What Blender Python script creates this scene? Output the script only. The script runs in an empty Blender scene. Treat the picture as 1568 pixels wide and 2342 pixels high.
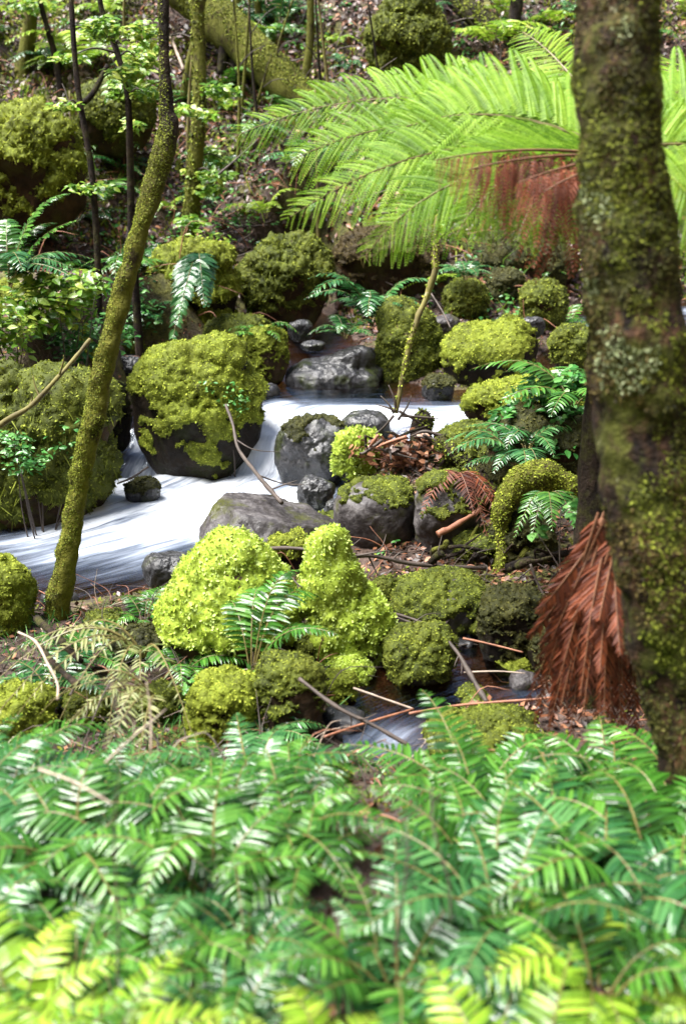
import bpy, math, random
import numpy as np
from mathutils import Vector

# ------------------------------------------------------------------ camera, sky, sun, exposure
SC = bpy.context.scene
COL = SC.collection
TX, TY, PITCH, CAMZ = 0.33, 0.33 * 2342 / 1568, math.radians(20), 1.7
cam_d = bpy.data.cameras.new('camera')
cam = bpy.data.objects.new('camera', cam_d); COL.objects.link(cam)
cam.location = (0, 0, CAMZ); cam.rotation_euler = (math.pi / 2 - PITCH, 0, 0)
cam_d.sensor_fit = 'HORIZONTAL'; cam_d.sensor_width = 24; cam_d.lens = 12 / TX
cam_d.clip_start = 0.05; cam_d.clip_end = 400
cam_d.dof.use_dof = True; cam_d.dof.focus_distance = 5.6; cam_d.dof.aperture_fstop = 1.9
SC.camera = cam
W_ = bpy.data.worlds.new('World'); SC.world = W_; W_.use_nodes = True
nt = W_.node_tree
bg = nt.nodes['Background']
sky = nt.nodes.new('ShaderNodeTexSky'); sky.sky_type = 'NISHITA'; sky.sun_disc = False
SUN_EL, SUN_AZ = math.radians(60), math.radians(264)     # azimuth clockwise from +Y
sky.sun_elevation = SUN_EL; sky.sun_rotation = SUN_AZ
nt.links.new(sky.outputs['Color'], bg.inputs['Color']); bg.inputs['Strength'].default_value = 0.06
sun_d = bpy.data.lights.new('sun', 'SUN'); sun_d.energy = 4.9; sun_d.angle = math.radians(46); sun_d.color = (1, .97, .92)
sun = bpy.data.objects.new('sun', sun_d); COL.objects.link(sun)
sd = Vector((math.sin(SUN_AZ) * math.cos(SUN_EL), math.cos(SUN_AZ) * math.cos(SUN_EL), math.sin(SUN_EL)))
sun.rotation_euler = sd.to_track_quat('Z', 'Y').to_euler()
SC.view_settings.view_transform = 'Standard'; SC.view_settings.look = 'None'; SC.view_settings.gamma = 1
SC.view_settings.exposure = 2.35
SC.cycles.max_bounces = 6; SC.cycles.transparent_max_bounces = 8; SC.cycles.use_denoising = True
SC.cycles.sample_clamp_indirect = 6

rng = np.random.default_rng(7)
random.seed(7)

# ------------------------------------------------------------------ maths helpers
CP, SP = math.cos(PITCH), math.sin(PITCH)
def ray(u, v):
    a = (u - 784) / 784 * TX; b = (1171 - v) / 1171 * TY
    return np.array([a, CP + b * SP, -SP + b * CP])
def at(u, v, y):
    d = ray(u, v); t = y / d[1]
    return np.array([0, 0, CAMZ]) + d * t
def at_z(u, v, z):
    d = ray(u, v); return np.array([0, 0, CAMZ]) + d * ((z - CAMZ) / d[2])
def px(p):                                        # metres per photo unit at point p
    return 2 * TX / 1568 * (p[1] * CP + (CAMZ - p[2]) * SP)
_perm = np.random.default_rng(3).integers(0, 2**31, 4096)
def _h(i, j, k):
    n = (i * 73856093) ^ (j * 19349663) ^ (k * 83492791)
    n = (n ^ (n >> 13)) & 4095
    return _perm[n] / 2**30 - 1.0
def vnoise(P):
    P = np.asarray(P, float); I = np.floor(P).astype(np.int64); f = P - I; f = f * f * (3 - 2 * f)
    i, j, k = I[..., 0], I[..., 1], I[..., 2]; x, y, z = f[..., 0], f[..., 1], f[..., 2]
    def L(a, b, t): return a + (b - a) * t
    return L(L(L(_h(i, j, k), _h(i + 1, j, k), x), L(_h(i, j + 1, k), _h(i + 1, j + 1, k), x), y),
             L(L(_h(i, j, k + 1), _h(i + 1, j, k + 1), x), L(_h(i, j + 1, k + 1), _h(i + 1, j + 1, k + 1), x), y), z)
def fbm(P, o=4):
    P = np.asarray(P, float); s = 0; a = 1; n = 0
    for q in range(o):
        s = s + a * vnoise(P * 2**q + 17.3 * q); n += a; a *= .5
    return s / n
def sstep(a, b, x):
    t = np.clip((x - a) / (b - a), 0, 1); return t * t * (3 - 2 * t)
def unit(v):
    v = np.asarray(v, float); return v / np.maximum(np.linalg.norm(v, axis=-1, keepdims=True), 1e-9)

# ------------------------------------------------------------------ object helpers
def mk(name, V, F, mat, parent=None, tint=None, smooth=True, mi=None, uv=None, attrs=None):
    """one mesh object; V in world space, stored relative to the parent's base"""
    V = np.asarray(V, np.float32)
    if parent is not None: V = V - np.array(parent.location, np.float32)
    me = bpy.data.meshes.new(name)
    Fs = F if isinstance(F, list) else [F]
    Fs = [np.asarray(f, np.int32) for f in Fs if len(f)]
    me.vertices.add(len(V)); me.vertices.foreach_set('co', V.ravel())
    nl = sum(f.size for f in Fs); npoly = sum(len(f) for f in Fs)
    me.loops.add(nl); me.polygons.add(npoly)
    me.loops.foreach_set('vertex_index', np.concatenate([f.ravel() for f in Fs]))
    tot = np.concatenate([np.full(len(f), f.shape[1], np.int32) for f in Fs])
    me.polygons.foreach_set('loop_start', np.concatenate([[0], np.cumsum(tot)[:-1]]).astype(np.int32))
    me.polygons.foreach_set('use_smooth', np.full(npoly, smooth))
    for m in (mat if isinstance(mat, (list, tuple)) else [mat]): me.materials.append(m)
    if mi is not None: me.polygons.foreach_set('material_index', np.asarray(mi, np.int32))
    for k, a in dict(attrs or {}, **({'tint': tint} if tint is not None else {})).items():
        at_ = me.attributes.new(k, 'FLOAT', 'POINT'); at_.data.foreach_set('value', np.asarray(a, np.float32))
    if uv is not None:
        a2 = me.attributes.new('flow', 'FLOAT_VECTOR', 'POINT'); a2.data.foreach_set('vector', np.asarray(uv, np.float32).ravel())
    me.update(calc_edges=True); me.validate()
    o = bpy.data.objects.new(name, me); COL.objects.link(o)
    if parent is not None: o.parent = parent
    return o
def tag(o, label=None, cat=None, group=None, kind=None):
    if label: o['label'] = label
    if cat: o['category'] = cat
    if group: o['group'] = group
    if kind: o['kind'] = kind
    return o
def thing(name, label, cat, loc, group=None):
    o = bpy.data.objects.new(name, None); COL.objects.link(o); o.empty_display_size = .1
    o.location = tuple(float(c) for c in loc)
    return tag(o, label, cat, group)
def copy_thing(src, loc, rz, sc=1.0, tilt=(0, 0), label=None, group=None, mats=None):
    r = src.copy(); COL.objects.link(r); r.location = loc; r.rotation_euler = (tilt[0], tilt[1], rz); r.scale = (sc,) * 3
    if label: r['label'] = label
    if group: r['group'] = group
    for ch in list(src.children):
        c = ch.copy(); COL.objects.link(c); c.parent = r
        if mats is not None:
            c.material_slots[0].link = 'OBJECT'; c.material_slots[0].material = mats
    return r
def cat_rows(x, n): return np.repeat(np.asarray(x)[None, :], n, 0)

# ------------------------------------------------------------------ materials
def new_mat(name):
    m = bpy.data.materials.new(name); m.use_nodes = True
    n = m.node_tree; return m, n, n.nodes, n.links, n.nodes['Principled BSDF']
def ramp(n, l, fac, stops):
    r = n.new('ShaderNodeValToRGB'); e = r.color_ramp.elements
    while len(e) < len(stops): e.new(.5)
    for q, (p, c) in enumerate(stops): e[q].position = p; e[q].color = (*c, 1)
    l.new(fac, r.inputs['Fac']); return r.outputs['Color']
def noise(n, l, vec, sc, det=5, ro=.6, dist=0):
    t = n.new('ShaderNodeTexNoise'); t.inputs['Scale'].default_value = sc; t.inputs['Detail'].default_value = det
    t.inputs['Roughness'].default_value = ro; t.inputs['Distortion'].default_value = dist
    if vec is not None: l.new(vec, t.inputs['Vector'])
    return t.outputs['Fac']
def mathn(n, l, op, a, b=None, clamp=False):
    t = n.new('ShaderNodeMath'); t.operation = op; t.use_clamp = clamp
    for q, x in enumerate((a, b)):
        if x is None: continue
        if isinstance(x, (int, float)): t.inputs[q].default_value = x
        else: l.new(x, t.inputs[q])
    return t.outputs[0]
def mixc(n, l, f, a, b):
    t = n.new('ShaderNodeMix'); t.data_type = 'RGBA'
    for s, x in ((t.inputs[0], f), (t.inputs[6], a), (t.inputs[7], b)):
        if isinstance(x, (int, float)): s.default_value = x
        elif isinstance(x, tuple): s.default_value = (*x, 1)
        else: l.new(x, s)
    return t.outputs[2]
def bump(n, l, p, h, st, di):
    b = n.new('ShaderNodeBump'); b.inputs['Strength'].default_value = st; b.inputs['Distance'].default_value = di
    l.new(h, b.inputs['Height']); l.new(b.outputs[0], p.inputs['Normal'])
def coords(n, kind='Object'):
    return n.new('ShaderNodeTexCoord').outputs[kind]
def wpos(n): return n.new('ShaderNodeNewGeometry').outputs['Position']

def leaf_mat(name, dark, mid, light, rough=.42, trans=.35, rand=.35, spec=.5):
    m, nn, n, l, p = new_mat(name)
    a = n.new('ShaderNodeAttribute'); a.attribute_name = 'tint'
    oi = n.new('ShaderNodeObjectInfo')
    f = mathn(n, l, 'ADD', a.outputs['Fac'], mathn(n, l, 'MULTIPLY', mathn(n, l, 'SUBTRACT', oi.outputs['Random'], .5), rand), True)
    c = ramp(n, l, f, [(0.05, dark), (.5, mid), (.95, light)])
    l.new(c, p.inputs['Base Color']); p.inputs['Roughness'].default_value = rough
    p.inputs['Specular IOR Level'].default_value = spec
    if trans:
        tb = n.new('ShaderNodeBsdfTranslucent'); l.new(c, tb.inputs['Color'])
        mx = n.new('ShaderNodeMixShader'); mx.inputs[0].default_value = trans
        l.new(p.outputs[0], mx.inputs[1]); l.new(tb.outputs[0], mx.inputs[2])
        l.new(mx.outputs[0], n['Material Output'].inputs['Surface'])
    return m
def plain_mat(name, c1, c2, sc=20, rough=.8, stretch=None, bst=.4, bdi=.01, c3=None):
    m, nn, n, l, p = new_mat(name)
    v = coords(n)
    if stretch:
        mp = n.new('ShaderNodeMapping'); mp.inputs['Scale'].default_value = stretch; l.new(v, mp.inputs['Vector']); v = mp.outputs[0]
    f = noise(n, l, v, sc, 6, .65)
    st = [(.3, c1), (.68, c2)] + ([(.8, c3)] if c3 else [])
    l.new(ramp(n, l, f, st), p.inputs['Base Color']); p.inputs['Roughness'].default_value = rough
    bump(n, l, p, f, bst, bdi)
    return m
def rock_mat(name, c1, c2, c3, rough=.45, mossc=None, spec=.2):
    m, nn, n, l, p = new_mat(name); p.inputs['Specular IOR Level'].default_value = spec
    v = coords(n)
    f = noise(n, l, v, 5, 8, .7, .4); g = noise(n, l, v, 38, 4, .6)
    c = ramp(n, l, mathn(n, l, 'ADD', mathn(n, l, 'MULTIPLY', f, .75), mathn(n, l, 'MULTIPLY', g, .25)), [(.34, c1), (.5, c2), (.66, c3)])
    if mossc:
        c = mixc(n, l, ramp(n, l, noise(n, l, v, 3.3, 6, .7), [(.5, (0, 0, 0)), (.6, (1, 1, 1))]), c, mossc)
    l.new(c, p.inputs['Base Color'])
    l.new(ramp(n, l, g, [(.35, (rough - .15,) * 3), (.65, (rough + .2,) * 3)]), p.inputs['Roughness'])
    bump(n, l, p, mathn(n, l, 'ADD', f, mathn(n, l, 'MULTIPLY', g, .35)), .55, .03)
    return m
def moss_mat(name, dark, mid, light):
    m, nn, n, l, p = new_mat(name)
    a = n.new('ShaderNodeAttribute'); a.attribute_name = 'tint'
    f = noise(n, l, wpos(n), 9, 5, .65); g = noise(n, l, wpos(n), 4.5, 5, .7)
    s = mathn(n, l, 'ADD', mathn(n, l, 'MULTIPLY', a.outputs['Fac'], .5), mathn(n, l, 'MULTIPLY', f, .65))
    c = ramp(n, l, s, [(.28, dark), (.56, mid), (.9, light)])
    c = mixc(n, l, ramp(n, l, g, [(.5, (0, 0, 0)), (.7, (.75, .75, .75))]), c, tuple(q * .45 + w for q, w in zip(mid, (.02, .012, .002))))
    l.new(c, p.inputs['Base Color']); p.inputs['Roughness'].default_value = .75
    p.inputs['Specular IOR Level'].default_value = .25
    tb = n.new('ShaderNodeBsdfTranslucent'); l.new(c, tb.inputs['Color'])
    mx = n.new('ShaderNodeMixShader'); mx.inputs[0].default_value = .2
    l.new(p.outputs[0], mx.inputs[1]); l.new(tb.outputs[0], mx.inputs[2]); l.new(mx.outputs[0], n['Material Output'].inputs['Surface'])
    bump(n, l, p, noise(n, l, wpos(n), 90, 3), .6, .01)
    return m
def bark_mat(name, c1, c2, mossc, lo=.5, hi=.62, lich=(.3, .33, .2), lthr=.7, sc=1.0, ztop=None):
    m, nn, n, l, p = new_mat(name)
    v = coords(n)
    mp = n.new('ShaderNodeMapping'); mp.inputs['Scale'].default_value = (1, 1, .28); l.new(v, mp.inputs['Vector'])
    f = noise(n, l, mp.outputs[0], 26 * sc, 6, .65, .6)
    g = noise(n, l, v, 7 * sc, 7, .75); h = noise(n, l, v, 22 * sc, 3, .6)
    c = ramp(n, l, f, [(.40, c1), (.60, c2)])
    c = mixc(n, l, ramp(n, l, noise(n, l, v, 5 * sc, 4, .6), [(.42, (.75, .75, .75)), (.58, (0, 0, 0))]), c, tuple(q * .6 for q in c1))
    mc = mixc(n, l, noise(n, l, v, 60, 3), tuple(x * .4 for x in mossc), tuple(x * 1.6 for x in mossc))
    mf = ramp(n, l, g, [(lo, (0, 0, 0)), (hi, (1, 1, 1))])
    if ztop:
        sx = n.new('ShaderNodeSeparateXYZ'); l.new(v, sx.inputs[0])
        zz = mathn(n, l, 'ADD', sx.outputs['Z'], mathn(n, l, 'MULTIPLY', g, .5))
        mr = n.new('ShaderNodeMapRange'); mr.inputs['From Min'].default_value = ztop; mr.inputs['From Max'].default_value = ztop + .4; mr.inputs['To Min'].default_value = 1; mr.inputs['To Max'].default_value = 0
        l.new(zz, mr.inputs['Value']); mf = mathn(n, l, 'MULTIPLY', mf, mr.outputs[0])
    c = mixc(n, l, mf, c, mc)
    c = mixc(n, l, ramp(n, l, h, [(lthr, (0, 0, 0)), (lthr + .05, (1, 1, 1))]), c, lich)
    l.new(c, p.inputs['Base Color']); p.inputs['Roughness'].default_value = .85
    p.inputs['Specular IOR Level'].default_value = .2
    bump(n, l, p, mathn(n, l, 'ADD', f, mathn(n, l, 'MULTIPLY', noise(n, l, v, 80, 3), .4)), 1.0, .03)
    return m

M = {}
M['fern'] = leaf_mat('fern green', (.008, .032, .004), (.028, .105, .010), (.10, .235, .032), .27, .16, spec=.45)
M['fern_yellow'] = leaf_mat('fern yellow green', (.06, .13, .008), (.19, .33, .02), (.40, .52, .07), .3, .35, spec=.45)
M['fern_blue'] = leaf_mat('fern blue green', (.006, .03, .008), (.022, .095, .022), (.09, .215, .065), .25, .16, spec=.5)
M['fern_pale'] = leaf_mat('fern fading pale', (.06, .08, .015), (.16, .19, .05), (.30, .30, .12), .5, .35)
M['tree_fern'] = leaf_mat('tree fern frond', (.06, .15, .006), (.19, .35, .02), (.36, .52, .06), .5, .5, spec=.25)
M['dead_frond'] = leaf_mat('dead fern frond', (.025, .005, .002), (.10, .021, .006), (.25, .06, .016), .65, .2)
M['rachis'] = plain_mat('fern rachis', (.07, .05, .015), (.16, .14, .04), 30, .5)
M['dead_rachis'] = plain_mat('dead rachis', (.06, .025, .012), (.17, .07, .03), 30, .6)
M['leaf_bright'] = leaf_mat('broad leaf bright', (.05, .13, .012), (.15, .30, .025), (.36, .42, .06), .35, .4)
M['leaf_green'] = leaf_mat('broad leaf green', (.02, .09, .02), (.06, .22, .04), (.18, .38, .10), .3, .35)
M['rock_wet'] = rock_mat('wet grey rock', (.006, .006, .006), (.022, .022, .024), (.075, .074, .082), .34, (.02, .025, .008), .4)
M['rock_grey'] = rock_mat('grey rock', (.012, .010, .010), (.042, .037, .038), (.13, .12, .12), .45, (.045, .048, .01), .3)
M['rock_pale'] = rock_mat('pale grey rock', (.03, .025, .028), (.10, .085, .095), (.24, .21, .23), .45, (.05, .05, .02), .3)
M['rock_dark'] = rock_mat('dark rock', (.004, .003, .002), (.011, .008, .005), (.028, .02, .013), .6, (.014, .016, .004), .15)
M['rock_brown'] = rock_mat('brown rock', (.012, .008, .005), (.045, .028, .014), (.10, .065, .03), .7, (.05, .05, .012))
M['soil'] = rock_mat('root soil', (.008, .005, .003), (.03, .017, .009), (.08, .045, .02), .85, (.04, .035, .01))
M['moss_bright'] = moss_mat('moss bright', (.07, .09, .006), (.33, .45, .04), (.72, .87, .34))
M['moss_yellow'] = moss_mat('moss yellow', (.045, .052, .005), (.19, .24, .016), (.50, .55, .07))
M['moss_green'] = moss_mat('moss green', (.016, .022, .003), (.10, .125, .010), (.34, .39, .045))
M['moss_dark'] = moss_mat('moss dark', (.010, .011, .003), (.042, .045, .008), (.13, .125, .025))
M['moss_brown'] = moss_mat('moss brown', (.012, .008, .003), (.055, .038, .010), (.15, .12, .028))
M['lichen'] = moss_mat('lichen pale', (.06, .08, .035), (.18, .22, .10), (.46, .52, .30))
M['bark_big'] = bark_mat('bark thick tree', (.007, .004, .003), (.085, .042, .02), (.055, .06, .008), .47, .58, (.22, .22, .13), .68)
M['bark_moss'] = bark_mat('bark mossy', (.02, .013, .006), (.075, .05, .022), (.10, .105, .014), .36, .5, (.3, .3, .18), .72)
M['bark_slim'] = bark_mat('bark mossy low', (.012, .008, .005), (.05, .034, .018), (.115, .115, .013), .34, .48, (.3, .3, .18), .74, ztop=2.0)
M['bark_dark'] = bark_mat('bark dark', (.008, .005, .004), (.04, .026, .018), (.045, .045, .01), .5, .62, (.2, .2, .13), .74)
M['twig_dark'] = plain_mat('twig dark', (.02, .014, .01), (.075, .055, .045), 14, .7, c3=(.22, .19, .17))
M['twig_pale'] = plain_mat('twig pale', (.16, .11, .08), (.36, .29, .23), 16, .7)
M['twig_red'] = plain_mat('twig red', (.12, .04, .02), (.30, .13, .07), 16, .6)
M['twig_moss'] = plain_mat('twig mossy', (.05, .035, .015), (.17, .15, .03), 9, .8, c3=(.35, .30, .2))
M['litter'] = leaf_mat('fallen leaf', (.022, .011, .009), (.085, .047, .042), (.27, .20, .19), .5, .1, 0)
M['litter_red'] = leaf_mat('fallen leaf russet', (.03, .011, .005), (.14, .05, .02), (.36, .17, .09), .5, .1, 0)
# ------------------------------------------------------------------ terrain and water levels
def sd_poly(P, poly):
    """signed distance to polygon, negative inside"""
    d = np.full(len(P), 1e9); s = np.ones(len(P)); n = len(poly)
    for i in range(n):
        a, b = poly[i], poly[i - 1]
        e = b - a; w = P - a
        t = np.clip((w @ e) / (e @ e), 0, 1); q = w - t[:, None] * e
        d = np.minimum(d, (q * q).sum(1))
        c1 = P[:, 1] >= a[1]; c2 = P[:, 1] < b[1]; c3 = e[0] * w[:, 1] > e[1] * w[:, 0]
        f = (c1 & c2 & c3) | (~c1 & ~c2 & ~c3); s = np.where(f, -s, s)
    return s * np.sqrt(d)
def pz(z, pts): return np.array([at_z(u, v, z)[:2] for u, v in pts])
LOW = -.5
POLYS = [
    pz(LOW, [(-400, 1290), (-150, 1240), (0, 1198), (130, 1135), (225, 1062), (262, 1015), (330, 1000), (420, 1035), (520, 1060), (600, 1000), (690, 1000),
             (810, 1040), (790, 1110), (770, 1200), (650, 1240), (450, 1250), (400, 1325), (300, 1352), (170, 1375), (60, 1385), (-150, 1480), (-400, 1600)]),
    np.array([(-.72, 8.0), (-.30, 7.0), (-.36, 6.6), (-.85, 6.8)]),
    pz(-.15, [(585, 875), (640, 945), (760, 985), (900, 965), (1000, 985), (1100, 965), (1200, 1000), (1400, 1015), (1750, 1020), (1750, 850),
              (1330, 835), (1180, 888), (1000, 895), (860, 855), (800, 790), (700, 735), (640, 745), (650, 800)]),
    np.array([(1.3, 8.0), (1.9, 9.3), (2.1, 10.3), (2.8, 10.7), (4.5, 10.9), (9, 11), (9, 9.6), (4.5, 9.4), (3.2, 9.4), (2.6, 9.2), (2.1, 8.4), (2.0, 7.9)]),
    np.array([(-1.95, 8.35), (-1.9, 8.95), (-.6, 8.9), (-.4, 8.2), (-1.2, 8.25)]),
    np.array([(-1.66, 8.5), (-1.42, 8.5), (-1.36, 6.8), (-1.56, 6.8)]),
    pz(-.52, [(1240, 1500), (1225, 1610), (1000, 1632), (985, 1745), (900, 1742), (740, 1690), (800, 1620), (820, 1580), (850, 1540), (890, 1520), (1030, 1500), (1050, 1462), (1225, 1475)]),
]
def sd_stream(P): return np.min([sd_poly(P, q) for q in POLYS], 0)
def water_z(P):
    x, y = P[:, 0], P[:, 1]
    yy = y + .25 * (x + .5)
    w = LOW + .22 * sstep(6.75, 7.0, yy) + .13 * sstep(7.05, 7.35, yy) + .17 * np.clip((y - 8.2) / 2, 0, 1.5)
    w = w - .02 * sstep(5, 3.8, y) - .03 * sstep(-1, -3, x)
    left = sstep(-1.25, -1.4, x) * sstep(6.7, 7.1, y)
    return w - left * .2 * sstep(8.4, 7.6, y)
YS = np.array([-40, -12, -2.5, 0, 1.4, 2.2, 2.7, 3.3, 3.7, 5.5, 6.5, 7.3, 8.5, 9.7, 10.3, 14, 18, 60])
ZS = np.array([40, 12, .3, .08, .05, -.02, -.22, -.46, -.47, -.40, -.30, -.08, -.03, .05, .70, 3.45, 6.6, 34])  # ground behind the camera made steep to shut out low skylight
def height(x, y, fine=True):
    x = np.asarray(x, float).ravel(); y = np.asarray(y, float).ravel()
    P = np.stack([x, y], 1)
    yw = y + .25 * vnoise(np.stack([x * .6, y * .3, 0 * x + 5], 1)) * sstep(8.5, 10, y)
    b = np.interp(yw, YS, ZS)
    edge = 5.9 + (x + 2.0) * 1.9
    b = b + .62 * sstep(-.1, .5, y - edge) * sstep(-1.1, -1.6, x) * sstep(10.4, 8.8, y)     # left bank
    b = b + .25 * sstep(1.2, 2.4, x) * sstep(3, 5, y) * sstep(9.5, 7, y)
    b = b - .9 * sstep(1.2, 2.2, x) * sstep(9.8, 10.8, y) * sstep(12.2, 11.2, y) * .6
    b = b + 1.1 * np.maximum(np.abs(x) - 5.5, 0) * sstep(60, 30, np.abs(x) * 0)  # steep unseen side walls, raised to block low sky light
    d = sd_stream(P); w = water_z(P)
    n = fbm(np.stack([x * 1.4, y * 1.4, 0 * x], 1), 4)
    far = sstep(9.5, 11, y)
    b = b + n * (.06 + .22 * far)
    b = np.where(d > 0, np.maximum(b, w + .03 + .04 * n), b)
    k = sstep(0, .30, d)
    out = (w + .01) * (1 - k) + b * k
    ins = w - .02 - .20 * sstep(0, .25, -d)
    h = np.where(d > 0, out, ins)
    if fine: h = h + .018 * fbm(np.stack([x * 7, y * 7, 0 * x + 3], 1), 3)
    return h
def hz(x, y): return float(height([x], [y])[0])
_ts = np.linspace(.6, 26, 1600)
def gnd(u, v):
    d = ray(u, v); P = np.array([0, 0, CAMZ]) + d[None] * _ts[:, None]
    q = P[:, :2]; hh = height(P[:, 0], P[:, 1], False); hh = np.where(sd_stream(q) < 0, np.maximum(hh, water_z(q)), hh)
    b = P[:, 2] < hh
    i = int(np.argmax(b)) if b.any() else len(_ts) - 1
    return P[i]

gx = np.concatenate([np.linspace(-60, -6, 28)[:-1], np.arange(-6, 6, .055), np.linspace(6, 60, 28)])
gy = np.concatenate([np.linspace(-40, -1, 20)[:-1], np.arange(-1, 15.5, .055), np.linspace(15.5, 60, 40)])
X, Y = np.meshgrid(gx, gy, indexing='xy')
Z = height(X, Y).reshape(X.shape)
nx, ny = len(gx), len(gy)
idx = np.arange(nx * ny).reshape(ny, nx)
F = np.stack([idx[:-1, :-1], idx[:-1, 1:], idx[1:, 1:], idx[1:, :-1]], -1).reshape(-1, 4)

m, nn, n, l, p = new_mat('forest floor')
v = wpos(n)
f1 = noise(n, l, v, 1.1, 6, .65); f2 = noise(n, l, v, 14, 6, .7); f3 = noise(n, l, v, 60, 3)
c = ramp(n, l, f2, [(.3, (.012, .007, .005)), (.5, (.05, .028, .018)), (.68, (.13, .085, .07))])
mo = ramp(n, l, f2, [(.3, (.02, .02, .004)), (.7, (.15, .15, .02))])
c = mixc(n, l, ramp(n, l, f1, [(.52, (0, 0, 0)), (.62, (1, 1, 1))]), c, mo)
l.new(c, p.inputs['Base Color']); p.inputs['Roughness'].default_value = .85
bump(n, l, p, mathn(n, l, 'ADD', f2, mathn(n, l, 'MULTIPLY', f3, .5)), .9, .05)
tag(mk('ground', np.stack([X, Y, Z], -1).reshape(-1, 3), F, m), kind='structure')

# ---- water
def chaikin(P, k=3):
    P = np.asarray(P, float)
    for _ in range(k):
        Q = np.empty((2 * len(P) - 2, P.shape[1])); Q[0::2] = .75 * P[:-1] + .25 * P[1:]; Q[1::2] = .25 * P[:-1] + .75 * P[1:]
        P = np.vstack([P[:1], Q, P[-1:]])
    return P
FLOW = chaikin([(9, 10.2), (4, 10.0), (2.5, 9.7), (1.8, 8.4), (1.1, 7.5), (.2, 7.55), (-.5, 7.35), (-.68, 6.8), (-1.1, 6.2), (-1.9, 5.5), (-3.2, 4.9)], 3)
RILL = chaikin([(2.0, 4.1), (.9, 3.9), (.4, 3.7), (.1, 3.3)], 2)
def flow_uv(P, path):
    best = np.full(len(P), 1e9); U = np.zeros(len(P)); Vv = np.zeros(len(P)); s = 0
    for a, b in zip(path[:-1], path[1:]):
        e = b - a; L = np.linalg.norm(e); t = np.clip(((P - a) @ e) / (L * L), 0, 1)
        q = P - a - t[:, None] * e; d = np.linalg.norm(q, axis=1)
        sg = np.sign(e[0] * q[:, 1] - e[1] * q[:, 0]); m_ = d < best
        best[m_] = d[m_]; U[m_] = (s + t * L)[m_]; Vv[m_] = (sg * d)[m_]; s += L
    return U, Vv, best
m, nn, n, l, p = new_mat('stream water')
fo = n.new('ShaderNodeAttribute'); fo.attribute_name = 'foam'  # whiteness: foam on the stream, painted sky reflection on the rill
fl = n.new('ShaderNodeAttribute'); fl.attribute_name = 'flow'
mp = n.new('ShaderNodeMapping'); mp.inputs['Scale'].default_value = (1.6, 11, 1); l.new(fl.outputs['Vector'], mp.inputs['Vector'])
st = noise(n, l, mp.outputs[0], 1.0, 5, .6, .5)
mp2 = n.new('ShaderNodeMapping'); mp2.inputs['Scale'].default_value = (3.5, 30, 1); l.new(fl.outputs['Vector'], mp2.inputs['Vector'])
st2 = noise(n, l, mp2.outputs[0], 1.0, 4, .6, .3)
sf = mathn(n, l, 'ADD', mathn(n, l, 'MULTIPLY', st, .7), mathn(n, l, 'MULTIPLY', st2, .3))
ff = mathn(n, l, 'ADD', fo.outputs['Fac'], mathn(n, l, 'MULTIPLY', mathn(n, l, 'SUBTRACT', sf, .5), mathn(n, l, 'ADD', mathn(n, l, 'MULTIPLY', fo.outputs['Fac'], 2.6), .2)))
fac = ramp(n, l, ff, [(.12, (0, 0, 0)), (.95, (1, 1, 1))])
fr = n.new('ShaderNodeLayerWeight'); fr.inputs['Blend'].default_value = .35
gl = n.new('ShaderNodeBsdfGlossy'); gl.inputs['Roughness'].default_value = .12; gl.inputs['Color'].default_value = (.8, .86, .95, 1)
tr = n.new('ShaderNodeBsdfTransparent'); tr.inputs['Color'].default_value = (.62, .45, .30, 1)
clear = n.new('ShaderNodeMixShader'); l.new(mathn(n, l, 'ADD', mathn(n, l, 'MULTIPLY', fr.outputs['Fresnel'], .8), .05), clear.inputs[0])
l.new(tr.outputs[0], clear.inputs[1]); l.new(gl.outputs[0], clear.inputs[2])
l.new(ramp(n, l, ff, [(.28, (.08, .105, .16)), (.62, (.26, .30, .38)), (1.0, (.58, .61, .66))]), p.inputs['Base Color']); p.inputs['Roughness'].default_value = .4
mx = n.new('ShaderNodeMixShader'); l.new(fac, mx.inputs[0]); l.new(clear.outputs[0], mx.inputs[1]); l.new(p.outputs[0], mx.inputs[2])
l.new(mx.outputs[0], n['Material Output'].inputs['Surface'])
bn = n.new('ShaderNodeBump'); bn.inputs['Strength'].default_value = .6; bn.inputs['Distance'].default_value = .05
l.new(sf, bn.inputs['Height'])
for s_ in (gl, p): l.new(bn.outputs[0], s_.inputs['Normal'])
M['water'] = m
def gauss(P, c, r): return np.exp(-(((P - np.array(c)) / np.array(r)) ** 2).sum(1))
def water(name, x0, x1, y0, y1, res, path, foam_sheen_f):
    xs = np.arange(x0, x1, res); ys = np.arange(y0, y1, res)
    A, B = np.meshgrid(xs, ys); P = np.stack([A.ravel(), B.ravel()], 1)
    d = sd_stream(P); w = water_z(P); U, V_, dd = flow_uv(P, path)
    foam = foam_sheen_f(P, d, dd)
    z = w + .022 * foam * fbm(np.stack([U * 2.2, V_ * 9, 0 * U], 1), 3) + .006 * fbm(np.stack([U * 5, V_ * 6, 0 * U], 1), 2) + .03 * foam * fbm(np.stack([U * 1.4, V_ * 4, 0 * U + 4], 1), 2)
    idx = np.arange(len(P)).reshape(len(ys), len(xs)); ok = (d < .1).reshape(idx.shape)
    F = np.stack([idx[:-1, :-1], idx[:-1, 1:], idx[1:, 1:], idx[1:, :-1]], -1)
    k = ok[:-1, :-1] & ok[:-1, 1:] & ok[1:, 1:] & ok[1:, :-1]; F = F[k]
    used = np.unique(F); re = np.full(len(P), -1); re[used] = np.arange(len(used))
    Vv = np.stack([P[:, 0], P[:, 1], z], 1)[used]
    return tag(mk(name, Vv, re[F], M['water'], attrs={'foam': foam[used]}, uv=np.stack([U, V_, 0 * U], 1)[used]), kind='structure')
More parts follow.
